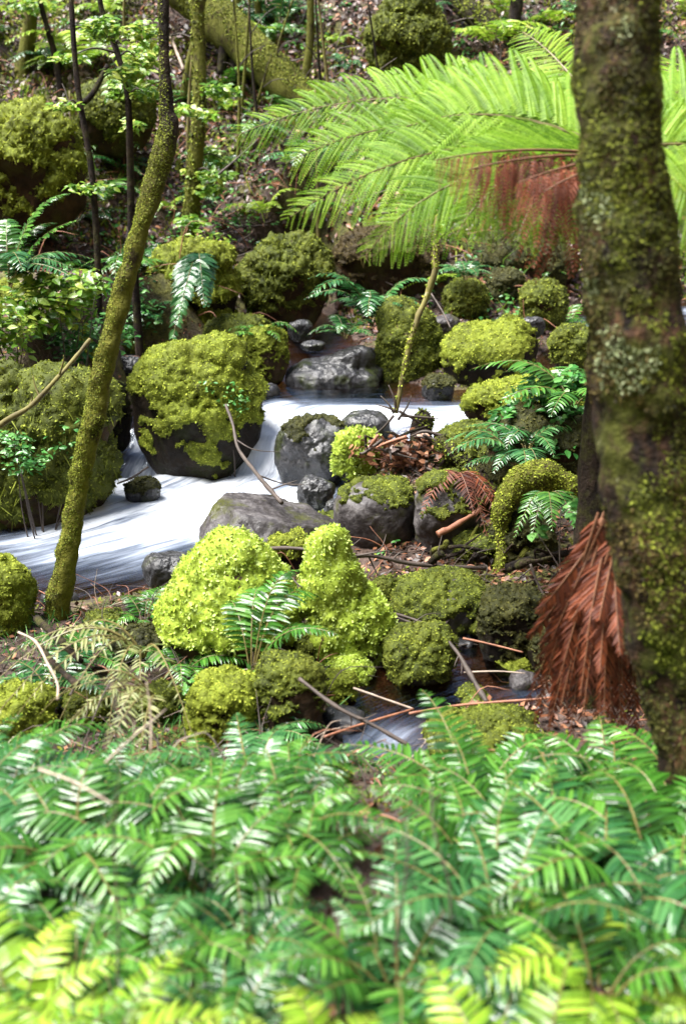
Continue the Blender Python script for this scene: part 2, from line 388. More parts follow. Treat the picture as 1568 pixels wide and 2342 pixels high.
def foam_main(P, d, dd):
    x, y = P[:, 0], P[:, 1]
    low = sstep(7.15, 6.6, y + .25 * (x + .5))
    f = low * (.80 - .40 * sstep(-.9, -2.2, x + .35 * (y - 5)))
    f = f + .25 * gauss(P, (-.9, 6.3), (.6, .5))
    f = np.maximum(f, 1.1 * gauss(P, (-.55, 7.05), (.35, .55)))
    f = np.maximum(f, .95 * np.exp(-((y - 7.0) / np.where(y > 7, .42, .8)) ** 2) * sstep(-.9, -.3, x) * sstep(2.6, 1.3, x))
    f = np.maximum(f, .75 * gauss(P, (-1.5, 7.2), (.2, .7)))
    f = np.maximum(f, .42 * sstep(8.2, 9, y) * sstep(1.0, 1.6, x))
    f = f - .42 * low * sstep(5.75, 4.8, y) - .5 * sstep(-.3, 0.02, d) * (1 + .6 * fbm(np.stack([x * 3, y * 3, 0 * x], 1), 3))
    U, V_, _ = flow_uv(P, FLOW)
    f = f * (1 + .75 * fbm(np.stack([U * 1.1, V_ * 3.2, 0 * U + 2], 1), 3)) + .06 * low
    return np.clip(f, 0, 1.2)
water('stream', -4.5, 9, 4.3, 11.2, .04, FLOW, foam_main)
def rill_sheen(P, d, dd): return np.clip(.0 + .45 * gauss(P, (.16, 3.5), (.26, .16)) + .25 * gauss(P, (.8, 3.85), (.25, .1)), 0, 1)  # pale patches painted in as sky reflection on the brown rill
water('rill', .0, 2.1, 3.0, 4.35, .03, RILL, rill_sheen)

# ------------------------------------------------------------------ generators
def hull_rock(name, label, cat, pts, body, amp=.02):
    import bmesh
    W = pxpath(pts); base = np.array([*W.mean(0)[:2], W[:, 2].min()])
    bm = bmesh.new(); [bm.verts.new(q) for q in W]; bmesh.ops.convex_hull(bm, input=list(bm.verts))
    bmesh.ops.delete(bm, geom=[v_ for v_ in bm.verts if not v_.link_faces], context='VERTS')
    bmesh.ops.bevel(bm, geom=list(bm.edges), offset=.018, segments=2, profile=.6, affect='EDGES', clamp_overlap=True)
    bmesh.ops.triangulate(bm, faces=list(bm.faces))
    for _ in range(5):
        ed = [e for e in bm.edges if e.calc_length() > .03]
        if ed: bmesh.ops.subdivide_edges(bm, edges=ed, cuts=1); bmesh.ops.triangulate(bm, faces=[f for f in bm.faces if len(f.verts) > 3])
    bm.verts.index_update(); V = np.array([v_.co[:] for v_ in bm.verts]); F = np.array([[v_.index for v_ in f.verts] for f in bm.faces]); bm.free()
    N = vert_normals(V, F); V = V + N * (amp * fbm(V * 9, 5) + amp * .6 * fbm(V * 30, 3))[:, None]
    root = thing(name, label, cat, base); mk('stone', V, F, M[body], root); return root
def tufts(P, N, size, spread=.9, tint=None, asp=.55, lift=.3):
    """leaf-sized diamonds at points P with normals N"""
    k = len(P)
    R = rng.normal(size=(k, 3)); D = unit(np.cross(R, N)) ; 
    ax = unit(N * rng.uniform(.15, .9, (k, 1)) * lift * 2 + D * rng.uniform(.4, 1, (k, 1)) * spread)
    S = unit(np.cross(ax, N + .3 * rng.normal(size=(k, 3))))
    s = np.asarray(size) * rng.uniform(.55, 1.35, k); s = s[:, None]
    a = P - ax * s * .15; b = P + ax * s * .5 + S * s * asp * .5; c = P + ax * s; d = P + ax * s * .5 - S * s * asp * .5
    V = np.stack([a, b, c, d], 1).reshape(-1, 3)
    F = np.arange(4 * k).reshape(k, 4)
    t = np.repeat(rng.uniform(0, 1, k) if tint is None else tint, 4)
    return V, F, t
def tri_area_sample(V, F, dens, maxn=200000):
    a, b, c = V[F[:, 0]], V[F[:, 1]], V[F[:, 2]]
    cr = np.cross(b - a, c - a); ar = np.linalg.norm(cr, axis=1) * (1 if F.shape[1] == 4 else .5)
    n = int(min(ar.sum() * dens, maxn))
    if n <= 0: return np.zeros((0, 3)), np.zeros((0, 3))
    i = rng.choice(len(F), n, p=ar / ar.sum())
    r1, r2 = rng.random((n, 1)), rng.random((n, 1))
    if F.shape[1] == 4:
        d = V[F[:, 3]]
        P = (a[i] * (1 - r1) + b[i] * r1) * (1 - r2) + (d[i] * (1 - r1) + c[i] * r1) * r2
    else:
        f = (r1 + r2) > 1; r1 = np.where(f, 1 - r1, r1); r2 = np.where(f, 1 - r2, r2)
        P = a[i] + (b[i] - a[i]) * r1 + (c[i] - a[i]) * r2
    return P, unit(cr)[i]
def catmull(P, k=10):
    P = np.asarray(P, float); Q = np.vstack([2 * P[0] - P[1], P, 2 * P[-1] - P[-2]]); out = []
    for i in range(1, len(Q) - 2):
        for t in np.linspace(0, 1, k, endpoint=False):
            a, b, c, d = Q[i - 1:i + 3]
            out.append(.5 * (2 * b + (c - a) * t + (2 * a - 5 * b + 4 * c - d) * t * t + (3 * b - a - 3 * c + d) * t**3))
    return np.array(out + [P[-1]])
def tube(P, R, sides=10, rough=.0, nsc=6, k=10, seed=0, smooth_path=True):
    """P control points, R radius at each"""
    R = np.asarray(R, float) if np.ndim(R) else np.full(len(P), R)
    C = catmull(np.column_stack([P, R]), k) if smooth_path else np.column_stack([P, R])
    Pc, Rc = C[:, :3], np.maximum(C[:, 3], 1e-4)
    T = unit(np.gradient(Pc, axis=0)); u = np.array([0, 1., 0]) if abs(T[0][1]) < .9 else np.array([1., 0, 0])
    rings = []
    for i in range(len(Pc)):
        u = unit(u - T[i] * (u @ T[i])); w = np.cross(T[i], u); a = np.linspace(0, 2 * np.pi, sides, endpoint=False)
        rings.append(Pc[i] + Rc[i] * (np.cos(a)[:, None] * u + np.sin(a)[:, None] * w))
    V = np.array(rings); ce = Pc[:, None, :]
    if rough:
        n_ = fbm(V.reshape(-1, 3) * nsc + seed * 3.7, 4).reshape(V.shape[:2])
        V = ce + (V - ce) * (1 + rough * n_[..., None])
    m_, s_ = len(Pc), sides
    id_ = np.arange(m_ * s_).reshape(m_, s_)
    F = np.stack([id_[:-1], np.roll(id_[:-1], -1, 1), np.roll(id_[1:], -1, 1), id_[1:]], -1).reshape(-1, 4)
    V = np.vstack([V.reshape(-1, 3), Pc[0], Pc[-1]])
    c0 = np.stack([np.full(s_, m_ * s_), np.roll(id_[0], -1), id_[0]], 1); c1 = np.stack([np.full(s_, m_ * s_ + 1), id_[-1], np.roll(id_[-1], -1)], 1)
    return V, [F, np.vstack([c0, c1])]
def join(parts):
    """parts: list of (V, F or [F..], tint or None) -> V, [quads, tris], tint"""
    Vs, Q, T, t, o = [], [], [], [], 0
    for pr in parts:
        V, F = pr[0], pr[1]; tt = pr[2] if len(pr) > 2 and pr[2] is not None else np.full(len(V), .5)
        for f in (F if isinstance(F, list) else [F]):
            f = np.asarray(f)
            if len(f): (Q if f.shape[1] == 4 else T).append(f + o)
        Vs.append(V); t.append(tt); o += len(V)
    return np.vstack(Vs), [np.vstack(x) for x in (Q, T) if x], np.concatenate(t)

_ico = {}
def ico(sub):
    if sub not in _ico:
        import bmesh
        b = bmesh.new(); bmesh.ops.create_icosphere(b, subdivisions=sub, radius=1)
        b.verts.ensure_lookup_table()
        _ico[sub] = (np.array([v.co[:] for v in b.verts]), np.array([[v.index for v in f.verts] for f in b.faces])); b.free()
    return _ico[sub]
def vert_normals(V, F):
    N = np.zeros_like(V); cr = np.cross(V[F[:, 1]] - V[F[:, 0]], V[F[:, 2]] - V[F[:, 0]])
    for k in range(3): np.add.at(N, F[:, k], cr)
    return unit(N)
_seed = [0]
def rock(name, label, cat, boxes, body, moss=None, bias=0., y=None, depth=.85, tuft=.022, rough=.2, group=None, sub=6, sq=2.4, lift=.3, mn=.5, shag=0, nsc=1.7, dens=1.0, sink=1.35, thick=.014, facet=.12):
    """boulder from photo boxes (u0, v0, u1, v1): the first is its body, the rest are knobs on it"""
    _seed[0] += 1; sdd = _seed[0] * 7.31
    u0, v0, u1, v1 = boxes[0]; uc, vc = (u0 + u1) / 2, (v0 + v1) / 2
    if y is None: y = gnd(uc, v1 - 4)[1]
    s = px(at(uc, vc, y)); yc = y
    for _ in range(3):
        ry = depth * (u1 - u0) / 2 * s; yc = y + ry * .75; s = px(at(uc, vc, yc))
    C0 = at(uc, vc, yc)
    ang = math.atan2(CAMZ - C0[2], C0[1])
    D, F = ico(sub); Rl = []
    for (a0, b0, a1, b1) in boxes:
        rx = (a1 - a0) / 2 * s; hv = (b1 - b0) / 2 * s; ry = depth * rx
        rz = max(math.sqrt(max(hv * hv - (ry * math.sin(ang)) ** 2, 0)) / math.cos(ang), .55 * hv)
        c = at((a0 + a1) / 2, (b0 + b1) / 2, yc) - C0; r = np.array([rx, ry, rz])
        d_, c_ = D / r, c / r                                # |t d - c| = 1 (p-norm handled on the first lobe)
        A = (d_ * d_).sum(1); B = d_ @ c_; Cq = c_ @ c_ - 1
        disc = B * B - A * Cq; t = np.where(disc > 0, (B + np.sqrt(np.maximum(disc, 0))) / A, 0)
        if len(Rl) == 0: t = 1 / ((np.abs(d_) ** sq).sum(1) ** (1 / sq))
        Rl.append(np.maximum(t, 0))
    w0 = (u1 - u0) / 2 * s; lob = random.Random(sdd)
    if len(boxes) < 3:
        for _ in range(4):
            a_ = lob.uniform(0, 6.28); e_ = lob.uniform(-.1, .9); rr_ = w0 * lob.uniform(.35, .55); q_ = w0 * lob.uniform(.5, .62)
            c = np.array([math.cos(a_) * q_, math.sin(a_) * q_ * depth, e_ * .55 * rz]); d_, c_ = D / (rr_ * np.array([1, 1, min(1, 1.1 * rz / w0)])), c / (rr_ * np.array([1, 1, min(1, 1.1 * rz / w0)]))
            A = (d_ * d_).sum(1); Bq = d_ @ c_; disc = Bq * Bq - A * (c_ @ c_ - 1)
            Rl.append(np.where(disc > 0, (Bq + np.sqrt(np.maximum(disc, 0))) / A, 0))
    Rl = np.array(Rl); size = (u1 - u0) / 2 * s
    kk = 14 / max(size, .02)
    r = np.log(np.exp(kk * (Rl - Rl.max(0))).sum(0)) / kk + Rl.max(0) - math.log(len(boxes)) / kk * 0
    V = D * r[:, None]
    n1 = fbm(V / size * nsc + sdd, 4) + .35 * (.35 - np.abs(fbm(V / size * 2.6 + sdd + 70, 4)))
    if facet:
        n1 = n1 + facet * (np.abs(vnoise(V / size * 1.3 + sdd + 40)) - .3)
    V = V + D * (size * rough * n1)[:, None]
    V[:, 2] = np.where(V[:, 2] < 0, V[:, 2] * sink, V[:, 2])
    base = C0 + np.array([0, 0, V[:, 2].min()])
    Vw = V + C0
    root = thing(name, label, cat, base, group)
    mk('soil_core' if body == 'soil' else 'stone', Vw, F, M[body], root)
    if moss:
        N = vert_normals(Vw, F)
        mask = N[:, 2] * .75 - .15 * N[:, 1] + mn * fbm(Vw / size * 1.6 + sdd + 9, 4) + bias
        fm = mask[F].mean(1) > 0
        if fm.any():
            Fm = F[fm]; used = np.unique(Fm); re = np.full(len(Vw), -1); re[used] = np.arange(len(used))
            cnt = np.zeros(len(Vw)); np.add.at(cnt, F.ravel(), 1); cin = np.zeros(len(Vw)); np.add.at(cin, Fm.ravel(), 1)
            inner = (cin >= cnt)[used]
            th = np.where(inner, thick * (1.2 + 1.6 * fbm(Vw[used] * 14, 4) + 1.2 * fbm(Vw[used] * 45, 2)), -.004)
            Vm = Vw[used] + N[used] * th[:, None]; Fm = re[Fm]
            P, Np = tri_area_sample(Vm, Fm, dens * (2.8 if lift > .45 else 4.2) / (tuft * tuft), 30000)
            lum = .5 + .5 * fbm(P * 7 + 3, 3)
            tv = tufts(P, Np, tuft * rng.uniform(.5, 1.3, len(P)) * (.75 if lift > .45 else .55), tint=np.clip(.55 * rng.random(len(P)) + .5 * lum + .1, 0, 1), lift=lift)
            pcs = [(Vm, Fm, np.full(len(Vm), .25 if lift > .45 else .18)), tv]
            if shag:                                          # strands draping over the sides
                P, Np = tri_area_sample(Vm, Fm, shag, 6000); k = np.abs(Np[:, 2]) < .75; P, Np = P[k], Np[k]
                dn = np.array([0, 0, -1.]) + .35 * rng.normal(size=P.shape) + Np * .35; dn = unit(dn); L = rng.uniform(.03, .11, (len(P), 1)); S = unit(np.cross(dn, Np)) * .004
                Vs = np.stack([P - S, P + S, P + dn * L + S * .3, P + dn * L - S * .3], 1).reshape(-1, 3)
                pcs.append((Vs, np.arange(len(Vs)).reshape(-1, 4), np.repeat(rng.uniform(0, .9, len(P)), 4)))
            Vj, Fj, tj = join(pcs)
            mk('moss', Vj, Fj, M[moss], root, tint=tj)
    return root

def frond_mesh(P0, P1, P2, npairs, plen, pw, up=(0, 0, 1), style='simple', hang=0., droop=.25, tilt=.35, start=.12, jit=.12, prof=None, npl=16, plw=.5, rr=.004, pl_len=.16, keep=1.0):
    """frond along the bezier P0 P1 P2 -> V, F(list), tint, material index"""
    P0, P1, P2, up = (np.asarray(q, float) for q in (P0, P1, P2, up))
    bz = lambda t: (1 - t)**2 * P0 + 2 * t * (1 - t) * P1 + t * t * P2
    dz = lambda t: 2 * (1 - t) * (P1 - P0) + 2 * t * (P2 - P1)
    prof = prof or (lambda t: (min(1, .45 + 2.2 * t) if t < .3 else 1) * max(1 - t, 0)**.62 * 1.25)
    quads, tints = [], []
    for i in range(npairs):
        tt = start + (1 - start) * (i + .5) / npairs
        for sg in (-1, 1):
            if keep < 1 and random.random() > keep: continue
            t = min(tt + random.uniform(-.3, .3) / npairs, .995)
            T = unit(dz(t)); S = np.cross(T, up); S = unit(S) if np.linalg.norm(S) > .05 else np.array([1., 0, 0]); Nn = np.cross(S, T)
            L = plen * prof((t - start) / (1 - start)) * (1 + random.uniform(-jit, jit))
            if L < .006: continue
            w = pw * (.35 + .65 * L / plen)
            D = unit(S * sg + T * (tilt + random.uniform(-.1, .1) + .5 * t * t) + Nn * random.uniform(-.12, .12))
            if hang: D = unit(D * (1 - hang) + np.array([0, 0, -1.]) * hang + random.uniform(-.12, .12) * T)
            B = bz(t); tb = random.uniform(.2, .8) + .1 * (t - .5)
            if style == 'simple':
                Wd = unit(np.cross(Nn, D)); 
                tw = random.uniform(-.35, .35); Wd = unit(Wd + tw * Nn); Nc = np.cross(D, Wd)
                st = []
                for s, hw, cz in ((0, .35, 0), (.3, .5, .10), (.68, .40, .08), (1, .03, 0)):
                    c = B + D * (s * L) - np.array([0, 0, 1]) * droop * L * s * s * (1 - .5 * hang)
                    st += [c - Wd * w * hw + Nc * cz * w, c, c + Wd * w * hw + Nc * cz * w]
                quads.append((np.array(st), np.array([[0, 1, 4, 3], [1, 2, 5, 4], [3, 4, 7, 6], [4, 5, 8, 7], [6, 7, 10, 9], [7, 8, 11, 10]]), np.full(12, tb)))
            else:
                Wd = unit(np.cross(Nn, D)); Wd = unit(Wd + random.uniform(-.4, .4) * Nn)
                k = max(4, int(npl * (.35 + .65 * L / plen)))
                ss = np.linspace(.06, 1, k); pc = B + D * (ss * L)[:, None] - np.array([0, 0, 1]) * (droop * L * ss**2)[:, None]
                pl = np.maximum(pl_len * L * np.sqrt(np.clip(1.05 - ss, 0, 1)), .004)
                wq = plw * L / k * .5
                for s2 in (-1, 1):
                    dl = unit(Wd * s2 + D * .45)
                    tip = pc + dl * pl[:, None] - np.array([0, 0, .25]) * pl[:, None]; midp = pc + dl * (pl * .5)[:, None] + Nn * .08 * pl[:, None]
                    Vq = np.stack([pc - D * wq * .6, midp - D * wq, tip, midp + D * wq], 1).reshape(-1, 3)
                    quads.append((Vq, np.arange(4 * k).reshape(k, 4), np.full(4 * k, tb) + np.repeat(rng.uniform(-.12, .12, k), 4)))
    V, F, t = join(quads)
    ts = np.linspace(0, .98, 12)
    Vr, Fr = tube(np.array([bz(q) for q in ts]), np.linspace(rr, rr * .25, 12), 5, smooth_path=False)
    nq = sum(len(f) for f in F)
    V2, F2, t2 = join([(V, F, t), (Vr, Fr)])
    nq0 = len(F[0]); mi = np.zeros(sum(len(f) for f in F2), int); mi[nq0:] = 1
    return V2, F2, np.clip(t2, 0, 1), mi
def add_frond(root, mats, *a, name='frond', **k):
    V, F, t, mi = frond_mesh(*a, **k)
    return mk(name, V, F, mats, root, tint=t, mi=mi, smooth=False)

def fern_plant(name, label, cat, loc, nfr, L, mats, group=None, rise=.55, pw=.018, plr=.24, npairs=20, seed=0, az=None, spread=1.0, style='simple', hook=.35, up_lean=0., **kw):
    """a rosette of arching fronds"""
    random.seed(seed + 101)
    root = thing(name, label, cat, loc, group); loc = np.array(loc, float)
    for i in range(nfr):
        a = (2 * math.pi * (i + random.uniform(-.3, .3)) / nfr) if az is None else math.radians(az[0] + (az[1] - az[0]) * (i + random.uniform(.2, .8)) / nfr)
        l_ = L * random.uniform(.75, 1.15); dr = np.array([math.cos(a), math.sin(a), 0]); rz = rise * random.uniform(.7, 1.25)
        P1 = loc + dr * l_ * .30 * spread + np.array([0, 0, l_ * rz * 1.05]); P2 = loc + dr * l_ * .95 * spread + np.array([0, 0, l_ * rz * hook * random.uniform(.6, 1.4)])
        side = np.array([-dr[1], dr[0], 0]) * l_ * random.uniform(-.15, .15)
        add_frond(root, mats, loc + dr * .01, P1, P2 + side, npairs, l_ * plr, pw * l_ / .4, style=style, rr=.0035 * l_ / .4 + .0008, **kw)
    return root
FERN = [M['fern'], M['rachis']]; FERNY = [M['fern_yellow'], M['rachis']]; FERNB = [M['fern_blue'], M['rachis']]; FERNP = [M['fern_pale'], M['rachis']]
TFERN = [M['tree_fern'], M['rachis']]; DEAD = [M['dead_frond'], M['dead_rachis']]

def pxpath(pts):                              # (u, v, y) -> world points
    return np.array([at(*q) for q in pts])
def stick(name, label, pts, r, mat, cat='stick', group=None, twigs=0, moss=None, sides=8, rough=.5):
    """pts (u, v, y); r in photo units at first and last point"""
    P = pxpath(pts); s = px(P[0]); R = np.linspace(r[0], r[1], len(P)) * s * .68
    P[1:-1] = P[1:-1] + rng.normal(size=P[1:-1].shape) * s * 3.5
    root = thing(name, label, cat, P[0], group)
    V, F = tube(P, R, sides, rough, 20, 8, seed=len(pts) + pts[0][0])
    mk('stem' if 'stem' in name or 'sapling' in name else 'shaft', V, F, M[mat], root)
    C = catmull(P, 8); tot = np.linalg.norm(np.diff(P, axis=0), axis=1).sum()
    for q in range(twigs):
        i = random.randrange(len(C) // 4, len(C) - 2); T = unit(C[i + 1] - C[i]); d = unit(np.cross(T, rng.normal(size=3)) + T * .8)
        L = tot * random.uniform(.08, .2); b = C[i] + d * L * .5 + rng.normal(size=3) * L * .08
        Vt, Ft = tube(np.array([C[i], b, C[i] + d * L + rng.normal(size=3) * L * .15]), np.array([.5, .35, .15]) * R.mean(), 5, .1, 20, 4)
        mk('twig', Vt, Ft, M[mat], root)
    if moss: trunk_moss(root, V, F, moss, .02, .5)
    return root
def trunk_moss(root, V, F, mat, size, cover, nsc=6, side=None, name='moss', maxn=12000, dens=2.2):
    P, N = tri_area_sample(V, F[0], dens / (size * size), maxn * 4)
    k = fbm(P * nsc + 2, 4) * .8 + (N @ np.array(side if side is not None else (-.3, -.1, .5))) * .6 + (cover - .5) * 2 > 0
    P, N = P[k][:maxn], N[k][:maxn]
    if len(P) < 3: return
    Vt, Ft, t = tufts(P, N, size, lift=.3)
    mk(name, Vt, Ft, M[mat], root, tint=t)
def leaf_cloud(C, R, n_, size, flat=.5, asp=.5, droop=.2, face=.0):
    """n_ broad leaves in an ellipsoid, mostly level"""
    d = unit(rng.normal(size=(n_, 3))); r = rng.random((n_, 1))**.45
    P = np.asarray(C) + d * r * np.asarray(R)
    ax = unit(np.column_stack([rng.normal(size=n_), rng.normal(size=n_), rng.normal(size=n_) * flat * .5 - droop]))
    N = unit(np.column_stack([rng.normal(size=n_) * flat, rng.normal(size=n_) * flat - face, np.ones(n_)])); S = unit(np.cross(ax, N)); N = np.cross(S, ax)
    s = size * rng.uniform(.6, 1.3, (n_, 1)); w = s * asp * .5
    rows = [P, P + ax * s * .35 + S * w + N * s * .04, P + ax * s * .35, P + ax * s * .35 - S * w + N * s * .04,
            P + ax * s * .7 + S * w * .75 - N * s * .01, P + ax * s * .7 - N * s * .05, P + ax * s * .7 - S * w * .75 - N * s * .01, P + ax * s - N * s * .12]
    V = np.stack(rows, 1).reshape(-1, 3); b = (np.arange(n_) * 8)[:, None]
    Q = np.vstack([b + [1, 4, 5, 2], b + [2, 5, 6, 3]]); T = np.vstack([b + [0, 1, 2], b + [0, 2, 3], b + [4, 7, 5], b + [5, 7, 6]])
    return V, [Q, T], np.repeat(rng.uniform(.1, .95, n_), 8)
def shrub(name, label, blobs, mat, size, stems=6, cat='shrub', group=None, stem_mat='twig_dark', asp=.5, flat=.5):
    """blobs: (u, v, y, ru, rv, n) in photo units"""
    pts = [(at(u, v, y), ru, rv, n_) for u, v, y, ru, rv, n_ in blobs]
    c = pts[0][0]; base = np.array([c[0], c[1], hz(c[0], c[1])])
    root = thing(name, label, cat, base, group)
    parts = []
    for q, ru, rv, n_ in pts:
        s = px(q); parts.append(leaf_cloud(q, (ru * s, ru * s * .8, rv * s), int(n_ * 1.3), size, flat, asp, face=.4))
    V, F, t = join(parts); mk('foliage', V, F, M[mat], root, tint=t, smooth=False)
    for i in range(stems):
        q, ru, rv, n_ = pts[i % len(pts)]; s = px(q)
        tip = q + rng.normal(size=3) * np.array([ru, ru, rv]) * s * .5; b0 = base + np.array([*(rng.normal(size=2) * .03), -.03])
        Vt, Ft = tube(np.array([b0, (b0 + tip) / 2 + rng.normal(size=3) * .02 + [0, 0, .03], tip]), [.006, .004, .002], 5, 0, 1, 5)
        mk('stem', Vt, Ft, M[stem_mat], root)
    return root
def sapling(name, label, pts, r, mat, sprays, leaf='leaf_bright', size=.06, cat='sapling', group=None, moss=None, mcover=.5):
    """thin tree: path (u, v, y), radii in photo units, sprays (u, v, du, dv, n): level twigs of leaves"""
    P = pxpath(pts); b = P[0].copy(); s = px(b)
    P = np.vstack([[P[0][0], P[0][1], min(hz(P[0][0], P[0][1]), P[0][2]) - .12], P]); R = np.concatenate([[r[0] * 1.25], np.linspace(r[0], r[-1], len(pts))]) * s
    root = thing(name, label, cat, b, group)
    V, F = tube(P, R, 10, .18, 9, 8, seed=pts[0][0]); mk('trunk', V, F, M[mat], root)
    if moss: trunk_moss(root, V, F, moss, .03, mcover)
    C = catmull(P, 10)
    for (u, v, du, dv, n_) in sprays:
        yy = np.mean([q[2] for q in pts]); e = at(u, v, yy + random.uniform(-.4, .4)); sp = px(e)
        st = C[np.argmin(np.linalg.norm(C - e, axis=1))]
        Vt, Ft = tube(np.array([st, (st + e) / 2 + [0, 0, .05], e]), [.010, .007, .003], 5, 0, 1, 5)
        tw = mk('branch', Vt, Ft, M['twig_dark'], root)
        Vl, Fl, tl = leaf_cloud(e, (du * sp, du * sp, dv * sp * 1.1), int(n_ * 3), size * 1.1, .5, .5, .15, .6)
        mk('leaves', Vl, Fl, M[leaf], root, tint=tl, smooth=False)
    return root

# ================================================================== THE PLACE
def G(u, v): return gnd(u, v)[1]
# ------------------------------------------------------------------ trees
def tree(name, label, pts, bark, moss=(), lichen=(), rough=.12, nsc=7, sides=28, cat='tree', group=None, k=14):
    """pts (u, v, y, half width in photo units)"""
    P = pxpath([q[:3] for q in pts]); R = np.array([q[3] * px(p_) for q, p_ in zip(pts, P)])
    base = np.array([P[0][0], P[0][1], hz(P[0][0], P[0][1])]); root = thing(name, label, cat, base, group)
    P = np.vstack([[P[0][0], P[0][1], min(base[2], P[0][2]) - .15], P]); R = np.concatenate([[R[0] * 1.15], R])
    V, F = tube(P, R, sides, rough, nsc, k, seed=pts[0][0]); mk('trunk', V, F, M[bark], root)
    for mt, size, cover, sc, side, mx in moss: trunk_moss(root, V, F, mt, size, cover, sc, side, 'moss', mx)
    for u, v, y, r_, n_ in lichen:
        c = at(u, v, y); s = px(c); Q, N = tri_area_sample(V, F[0], 60000, 60000)
        w = np.linalg.norm((Q - c) * [1, .6, 1], axis=1) < r_ * s * (1 + .5 * vnoise(Q * 30)); Q, N = Q[w & (N[:, 1] < .2)][:n_], N[w & (N[:, 1] < .2)][:n_]
        if len(Q): Vt, Ft, t = tufts(Q, N, .009, lift=.5, asp=.7); mk('lichen', Vt, Ft, M['lichen'], root, tint=t)
    return root
tree('thick_tree', 'thick mossy tree trunk with flaking brown bark and pale lichen clumps', [(1670, 1830, 2.42, 140), (1600, 1600, 2.5, 119), (1545, 1400, 2.53, 113), (1503, 1200, 2.56, 115), (1478, 1000, 2.6, 113), (1460, 800, 2.63, 112),
     (1436, 600, 2.67, 107), (1425, 450, 2.7, 103), (1414, 300, 2.72, 96), (1409, 150, 2.75, 99), (1405, 0, 2.8, 98), (1405, -300, 2.86, 93), (1412, -700, 2.95, 86)], 'bark_big',
     [('moss_brown', .011, .32, 7, (-.5, -.3, .0), 9000), ('moss_dark', .010, .46, 5, (.1, -.3, .0), 18000), ('moss_green', .009, .44, 6, (.25, -.3, -.2), 20000)],
     [(1355, 470, 2.58, 55, 420), (1430, 850, 2.5, 66, 460), (1335, 660, 2.6, 30, 140), (1345, 215, 2.62, 12, 25), (1400, 765, 2.52, 40, 120), (1420, 70, 2.66, 30, 50)], rough=.24, nsc=10, sides=72, k=22)
yl = G(130, 1410)
tree('leaning_tree', 'slim leaning tree with green moss up its trunk at the edge of the white pool', [(128, 1420, yl, 28), (148, 1310, yl, 26), (168, 1190, yl + .05, 23), (192, 1050, yl + .1, 23), (216, 940, yl + .15, 26), (250, 790, yl + .2, 23),
     (286, 650, yl + .25, 22), (322, 520, yl + .3, 21), (352, 420, yl + .35, 23), (386, 300, yl + .4, 22), (381, 250, yl + .42, 16), (377, 150, yl + .45, 12), (375, 0, yl + .5, 12), (372, -350, yl + .6, 10)], 'bark_slim',
     [('moss_green', .008, .54, 4, (-.9, -.2, -.35), 16000), ('moss_yellow', .007, .30, 5, (-.9, -.2, -.2), 9000)], rough=.38, nsc=14, sides=28, k=20)
yy = G(430, 560)
sapling('mossy_sapling', 'slender mossy tree with short leafy twigs standing behind the leaning tree', [(428, 565, yy), (440, 450, yy), (452, 300, yy), (456, 150, yy + .1), (448, -60, yy + .2)], (19, 14), 'bark_moss',
        [(505, 205, 50, 14, 60), (480, 262, 30, 12, 26), (475, 345, 34, 12, 40), (490, 400, 45, 12, 50), (455, 392, 40, 16, 40), (480, 432, 40, 14, 45), (436, 505, 36, 14, 40), (512, 365, 26, 8, 18), (420, 250, 30, 14, 24)], 'leaf_bright', .07, moss='moss_green', cat='tree')
sapling('thin_sapling', 'thin dark sapling rising from leafy bank in front of the rounded boulder', [(228, 742, 7.9), (222, 560, 7.9), (208, 380, 7.95), (178, 200, 8), (165, 40, 8.05), (160, -60, 8.1)], (8, 5), 'bark_dark',
        [(205, 430, 55, 12, 40), (150, 240, 34, 10, 20)], 'leaf_bright', .06)
sapling('leafy_sapling', 'upright sapling holding bright green leaf sprays beside the dark upper trunk', [(303, 560, 8.6), (299, 420, 8.6), (292, 220, 8.6), (268, 120, 8.65), (232, 20, 8.7), (225, -70, 8.7)], (9, 5), 'bark_dark',
        [(235, 65, 50, 26, 90), (330, 70, 45, 22, 60), (315, 135, 50, 22, 80), (290, 165, 55, 14, 70), (155, 132, 45, 10, 36), (300, 196, 50, 24, 70), (340, 110, 30, 18, 40), (265, 215, 30, 10, 24), (335, 215, 35, 14, 30), (300, 285, 30, 16, 20)], 'leaf_bright', .06)
for nm, lab, pts, r, sp in [
    ('pole_sapling', 'straight thin pole sapling at the foot of the fallen mossy log', [(692, 210), (708, 100), (710, -60)], (11, 8), []),
    ('bare_sapling', 'bare brown trunk standing near the top corner above the grey branch', [(52, 165), (68, 60), (75, -60)], (20, 12), [(70, 12, 80, 16, 70)]),
    ('crooked_sapling', 'thin crooked stem beside the bare brown trunk on the slope', [(140, 215), (124, 120), (95, 15), (80, -60)], (8, 5), []),
    ('short_sapling', 'short thin trunk on the upper slope behind the fallen log', [(545, 66), (541, 10), (540, -60)], (10, 9), []),
    ('twin_sapling', 'second short trunk beside the fallen log high on the slope', [(592, 72), (590, 20), (588, -60)], (9, 8), []),
    ('dark_sapling', 'dark short trunk above the upright tree fern frond', [(1172, 62), (1180, 10), (1186, -60)], (16, 14), []),
    ('forked_sapling', 'thin stem slanting up across the mossy tree top', [(418, 232), (430, 150), (452, 60), (478, -60)], (9, 6), [])]:
    y0 = G(*pts[0]); sapling(nm, lab, [(u, v, y0 + .02 * i) for i, (u, v) in enumerate(pts)], r, 'bark_dark' if 'dark' in nm or 'crook' in nm else 'bark_moss', sp, 'leaf_bright', .09, 'tree' if r[0] > 12 else 'sapling')
